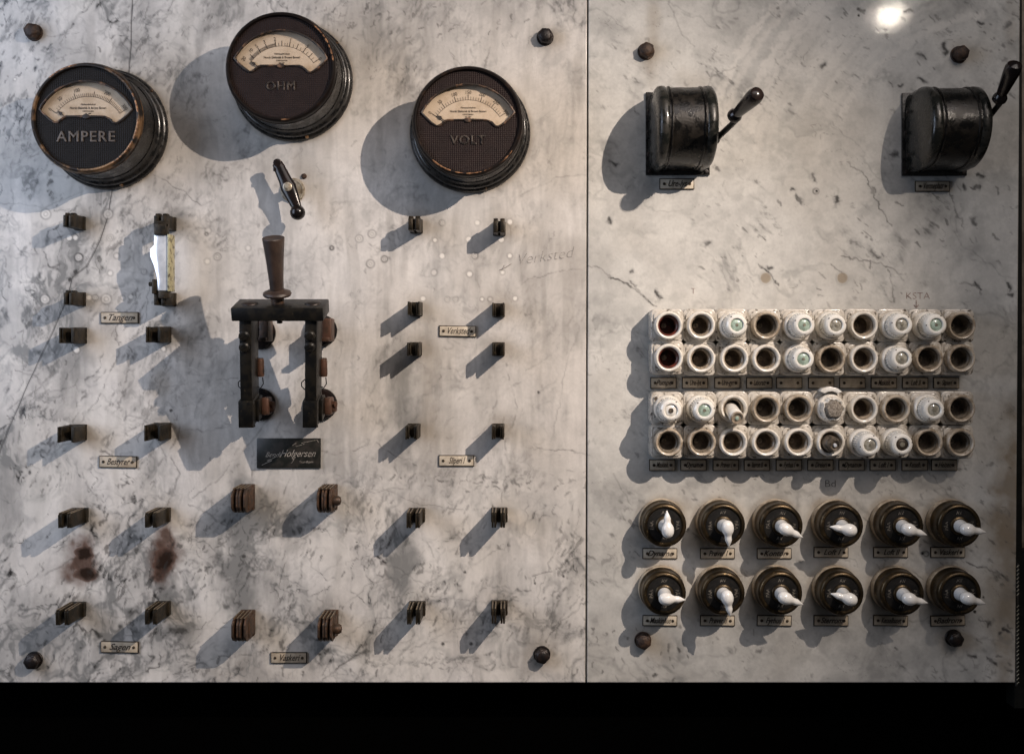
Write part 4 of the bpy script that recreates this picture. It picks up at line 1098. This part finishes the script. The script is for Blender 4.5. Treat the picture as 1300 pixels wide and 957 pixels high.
P2 = fuse_holder(holder_label(0, 3), FX[3], FY[0], porcelain_dirty, thread_dark)
P3 = fuse_holder(holder_label(0, 0), FX[0], FY[0], porcelain_ring, thread_dark, red_base)
for c_ in child(P3, "threaded_socket"): c_.data.materials[0] = red_base
for r in range(4):
    for c_i in range(10):
        if (r, c_i) in ((0, 0), (0, 1), (0, 3)): continue
        src = P3 if (r, c_i) == (1, 0) else (P2 if (r, c_i) in ((2, 3), (2, 4), (0, 9), (2, 9), (3, 0), (3, 1), (2, 7), (1, 8), (1, 9), (3, 9), (3, 8), (1, 5)) else P1)
        dup(src, FX[c_i] + rng.normal() * .35, FY[r] + rng.normal() * .3, holder_label(r, c_i), rz=rng.normal() * .6)

def cap(kind, label, x, y, rz=0.0, tilt=(0, 0)):
    t = thing("screw_fuse", label, "fuse", x, y, 0, rz, "porcelain caps screwed into the fuse holders")
    T = tr(0, 0, 36) @ rot('X', tilt[1]) @ rot('Y', tilt[0])
    n = 30
    kn = lambda i, a: 1 + (.035 * (1 if math.sin(a * n) > 0 else -1) if 1 <= i <= 3 else 0)
    wm = {'g': glass_green, 'b': glass_grey, 'n': glass_grey, 'o': porcelain_white, 'h': plate_edge}[kind]
    body = [(12.2, -8), (14.3, 2), (14.6, 6), (14.4, 13), (13.6, 15), (13.9, 17), (13.7, 22), (12.4, 25.2), (10.5, 26.6), (8.6, 26.8), (7.7, 26.0), (7.4, 23.5), (0, 23.5)]
    m = MB().lathe(body, 120, M=T, rmod=kn)
    m.build("cap_body", porcelain_white, t, 28)
    MB().lathe([(7.5, 24.0), (6.2, 25.2), (3.5, 25.9), (0, 26.1)], 32, M=T).build("sight_glass", wm, t)
    m = MB()
    if kind in 'gbn': m.lathe([(0, 26.7), (1.7, 26.6), (2.1, 25.9)], 16, M=T)
    else: m.lathe([(0, 27.2), (2.7, 27.0), (3.2, 25.9)], 16, M=T)
    m.build("indicator", indicator if kind != 'o' else cart_dark, t)
    MB().lathe([(11.4, -26), (11.4, -8), (12.2, -6)], 30, M=T).build("screw_shell", thread, t)
    m = MB()
    for a in (30, 150, 270):
        m.lathe([(0, .3), (.9, .3), (.9, 0)], 8, M=T @ tr(11.9 * math.cos(math.radians(a)), 11.9 * math.sin(math.radians(a)), 25.6))
    m.build("pin_hole", plate_edge, t)
    return t
desc = {'g': "white porcelain fuse cap with greenish sight glass", 'b': "chipped white fuse cap with grey sight glass", 'n': "white fuse cap with grey sight glass",
        'o': "white fuse cap with plain cream centre", 'h': "white fuse cap with dark hole in its centre"}
capp = {}
for (r, c_i), k in filled.items():
    lab = None
    if k in desc:
        lab = "%s, %s row, %s holder from the left" % (desc[k], ORD[r], ORD[c_i])
        if k not in capp: capp[k] = cap(k, lab, FX[c_i], FY[r], rng.uniform(-30, 30), (rng.normal() * 1.0, rng.normal() * 1.0))
        else: dup(capp[k], FX[c_i] + .5, FY[r], lab, d=rng.uniform(-3, 3), rz=rng.uniform(0, 360))
# bare porcelain cartridge, third row
t = thing("fuse_cartridge", "bare white fuse cartridge leaning out of its holder, third row", "fuse cartridge", FX[2], FY[2])
T = tr(-1.5, 3, 16) @ rot('Y', 2) @ rot('X', 16)
MB().lathe([(0, -8), (6.6, -8), (7.4, 0), (8.4, 10), (8.6, 44), (7.8, 46), (0, 46)], 32, M=T).build("cartridge_body", porcelain_white, t)
MB().lathe([(8.0, 42), (8.0, 47), (7.0, 48.4), (5.8, 48), (5.4, 47), (0, 47)], 30, M=T).build("end_cap", thread, t)
MB().lathe([(0, 48.6), (2.2, 48.3), (2.6, 47)], 16, M=T).build("indicator", glass_green, t)
# broken cap with its plaster filling bared
t = thing("broken_fuse", "broken white fuse with its grainy grey filling exposed, third row", "fuse", FX[5], FY[2])
jag = [1 + .14 * rng.normal() for _ in range(120)]
sm = [sum(jag[(k + j) % 120] for j in range(-3, 4)) / 7 for k in range(120)]
T = tr(0, 0, 36)
MB().lathe([(12, -8), (14, 2), (14.4, 8), (14.0, 14), (12.6, 17), (11, 16), (10.5, 12), (0, 12)], 120, M=T, rmod=lambda i, a: (sm[int(a / 2 / math.pi * 120) % 120] if 2 <= i <= 5 else 1)).build("cap_body", porcelain_white, t, 50)
fm = mat("grainy sand filling", (0.30, 0.27, 0.23), (0.12, 0.10, 0.08), rough=.9, scale=500, bump=1.0, bscale=700)
MB().lathe([(11, 12), (10.4, 19), (9, 21.5), (5, 22.5), (0, 22.8)], 40, M=T, rmod=lambda i, a: 1 + .05 * math.sin(5 * a) * (i > 0)).build("filling", fm, t)
# shard resting on top of that holder
t = thing("porcelain_shard", "curved white porcelain shard lying on top of the broken fuse", "shard", FX[5] - 1, FY[2] - 20)
arc = []
for k in range(13):
    a = math.radians(20 + 135 * k / 12); arc.append((14.5 * math.cos(a) + rng.normal() * .3, 9 * math.sin(a) - 2 + rng.normal() * .3))
for k in range(12, -1, -1):
    a = math.radians(20 + 135 * k / 12); arc.append((8.2 * math.cos(a) + 1 + rng.normal() * .4, 4.6 * math.sin(a) - 3 + rng.normal() * .4))
MB().prism(arc, 30, 44, bevel=.8).build("shard_piece", porcelain_white, t)
# dark cartridge, bottom row
t = thing("fuse_cartridge", "dark metal fuse cartridge poking out of its holder, bottom row", "fuse cartridge", FX[5], FY[3])
T = tr(-1.0, -.5, 14) @ rot('X', 1)
MB().lathe([(0, -4), (9.5, -4), (10.2, 10), (10.0, 34), (8.6, 37), (7.6, 38), (7.2, 46), (6.2, 48), (4.6, 47.6), (4.2, 46), (0, 46)], 36, M=T).build("cartridge_body", cart_dark, t)
MB().lathe([(0, 48.4), (2.0, 48), (2.4, 46)], 16, M=T).build("indicator", silver, t)

# ------------------------------------------------------------------ rotary switches
def rotary(x, y, ang, label):
    t = thing("rotary_switch", label, "rotary switch", x, y, group="rotary switches in two rows")
    MB().lathe([(0, .2), (28.5, .2), (29, 2), (29, 10), (28.2, 12), (27, 12.6)], 64).build("porcelain_base", brass_base, t)
    MB().lathe([(28.2, 11.5), (28.6, 13), (28.2, 15), (27.2, 17), (26.8, 24), (27.2, 26), (27.3, 30), (26.6, 32.6), (25.0, 34.2), (23.2, 34.4), (22.0, 33.2), (21.5, 31.6), (20.5, 31.2)], 72).build("brass_cover", brass, t, 45)
    d = MB().lathe([(21.6, 31.0), (21.2, 32.0), (12, 32.4), (0, 32.4)], 56).build("dial", dial_black, t)
    m = MB()
    for s, a in (("AV", 90), ("P\u00c5A", 0), ("AV", 270), ("P\u00c5A", 180)):
        rr = 15.8
        fl = 0 if a in (90, 270) else (-90 if a == 0 else 90)
        m.text(s, 5.8, rr * math.cos(math.radians(a)), rr * math.sin(math.radians(a)), 32.55, .2, M=rot('Z', fl), off=.02)
    m.build("dial_lettering", grey_ink, d)
    MB().lathe([(11.6, 32.2), (11.4, 34), (10, 35.2), (8.6, 35.4), (8, 34)], 40).build("collar", brass, t)
    k = knob(t, ang)
    return t
def knob(t, ang):
    m = MB()
    m.lathe([(8.4, 33), (8.2, 38), (7.4, 44), (6.8, 50), (6.6, 55)], 32)
    st = [(-11.5, 0, .6), (-10.8, 0, 3.6), (-8.5, .2, 6.0), (-5, .5, 7.4), (-1, .6, 7.8), (3, .6, 7.2), (6.5, .4, 5.3), (9, .2, 4.2), (11.5, .1, 4.1), (14.5, 0, 4.2), (18, -.1, 3.0), (21.5, -.2, 1.5), (24.5, -.3, .4)]
    m.tube([(a * .92, 0, 57 + b) for a, b, r in st], [r for a, b, r in st], 20, M=rot('Z', ang))
    return m.build("lever_knob", porcelain_knob, t, 70)
angs = [[92, -88, -14, 178, -16, -16], [-10, -80, -20, 164, -14, -16]]
R0 = None
dirs = {92: "up", -88: "down", 178: "left", 164: "left", -80: "down"}
for r in range(2):
    for c_i in range(6):
        a = angs[r][c_i]
        lab = "brass rotary switch, white knob pointing %s, %s in the %s row" % (dirs.get(a, "right"), ORD[c_i], ("upper", "lower")[r])
        if R0 is None: R0 = rotary(SWX[0], SWY[0], a, lab); continue
        q = R0.copy(); C.objects.link(q); q.location = P(SWX[c_i] + rng.normal() * .5, SWY[r] + rng.normal() * .5); q["label"] = lab
        q.rotation_euler = (0, math.radians(rng.normal() * 4), 0)
        for ch in list(R0.children):
            if ch.name.startswith("lever_knob"):
                e = ch.copy(); C.objects.link(e); e.parent = q
                e.rotation_euler = (0, math.radians(-(a - angs[0][0]) + rng.normal() * 3), 0)
                continue
            e = ch.copy(); C.objects.link(e); e.parent = q
            for g in list(ch.children):
                f = g.copy(); C.objects.link(f); f.parent = e
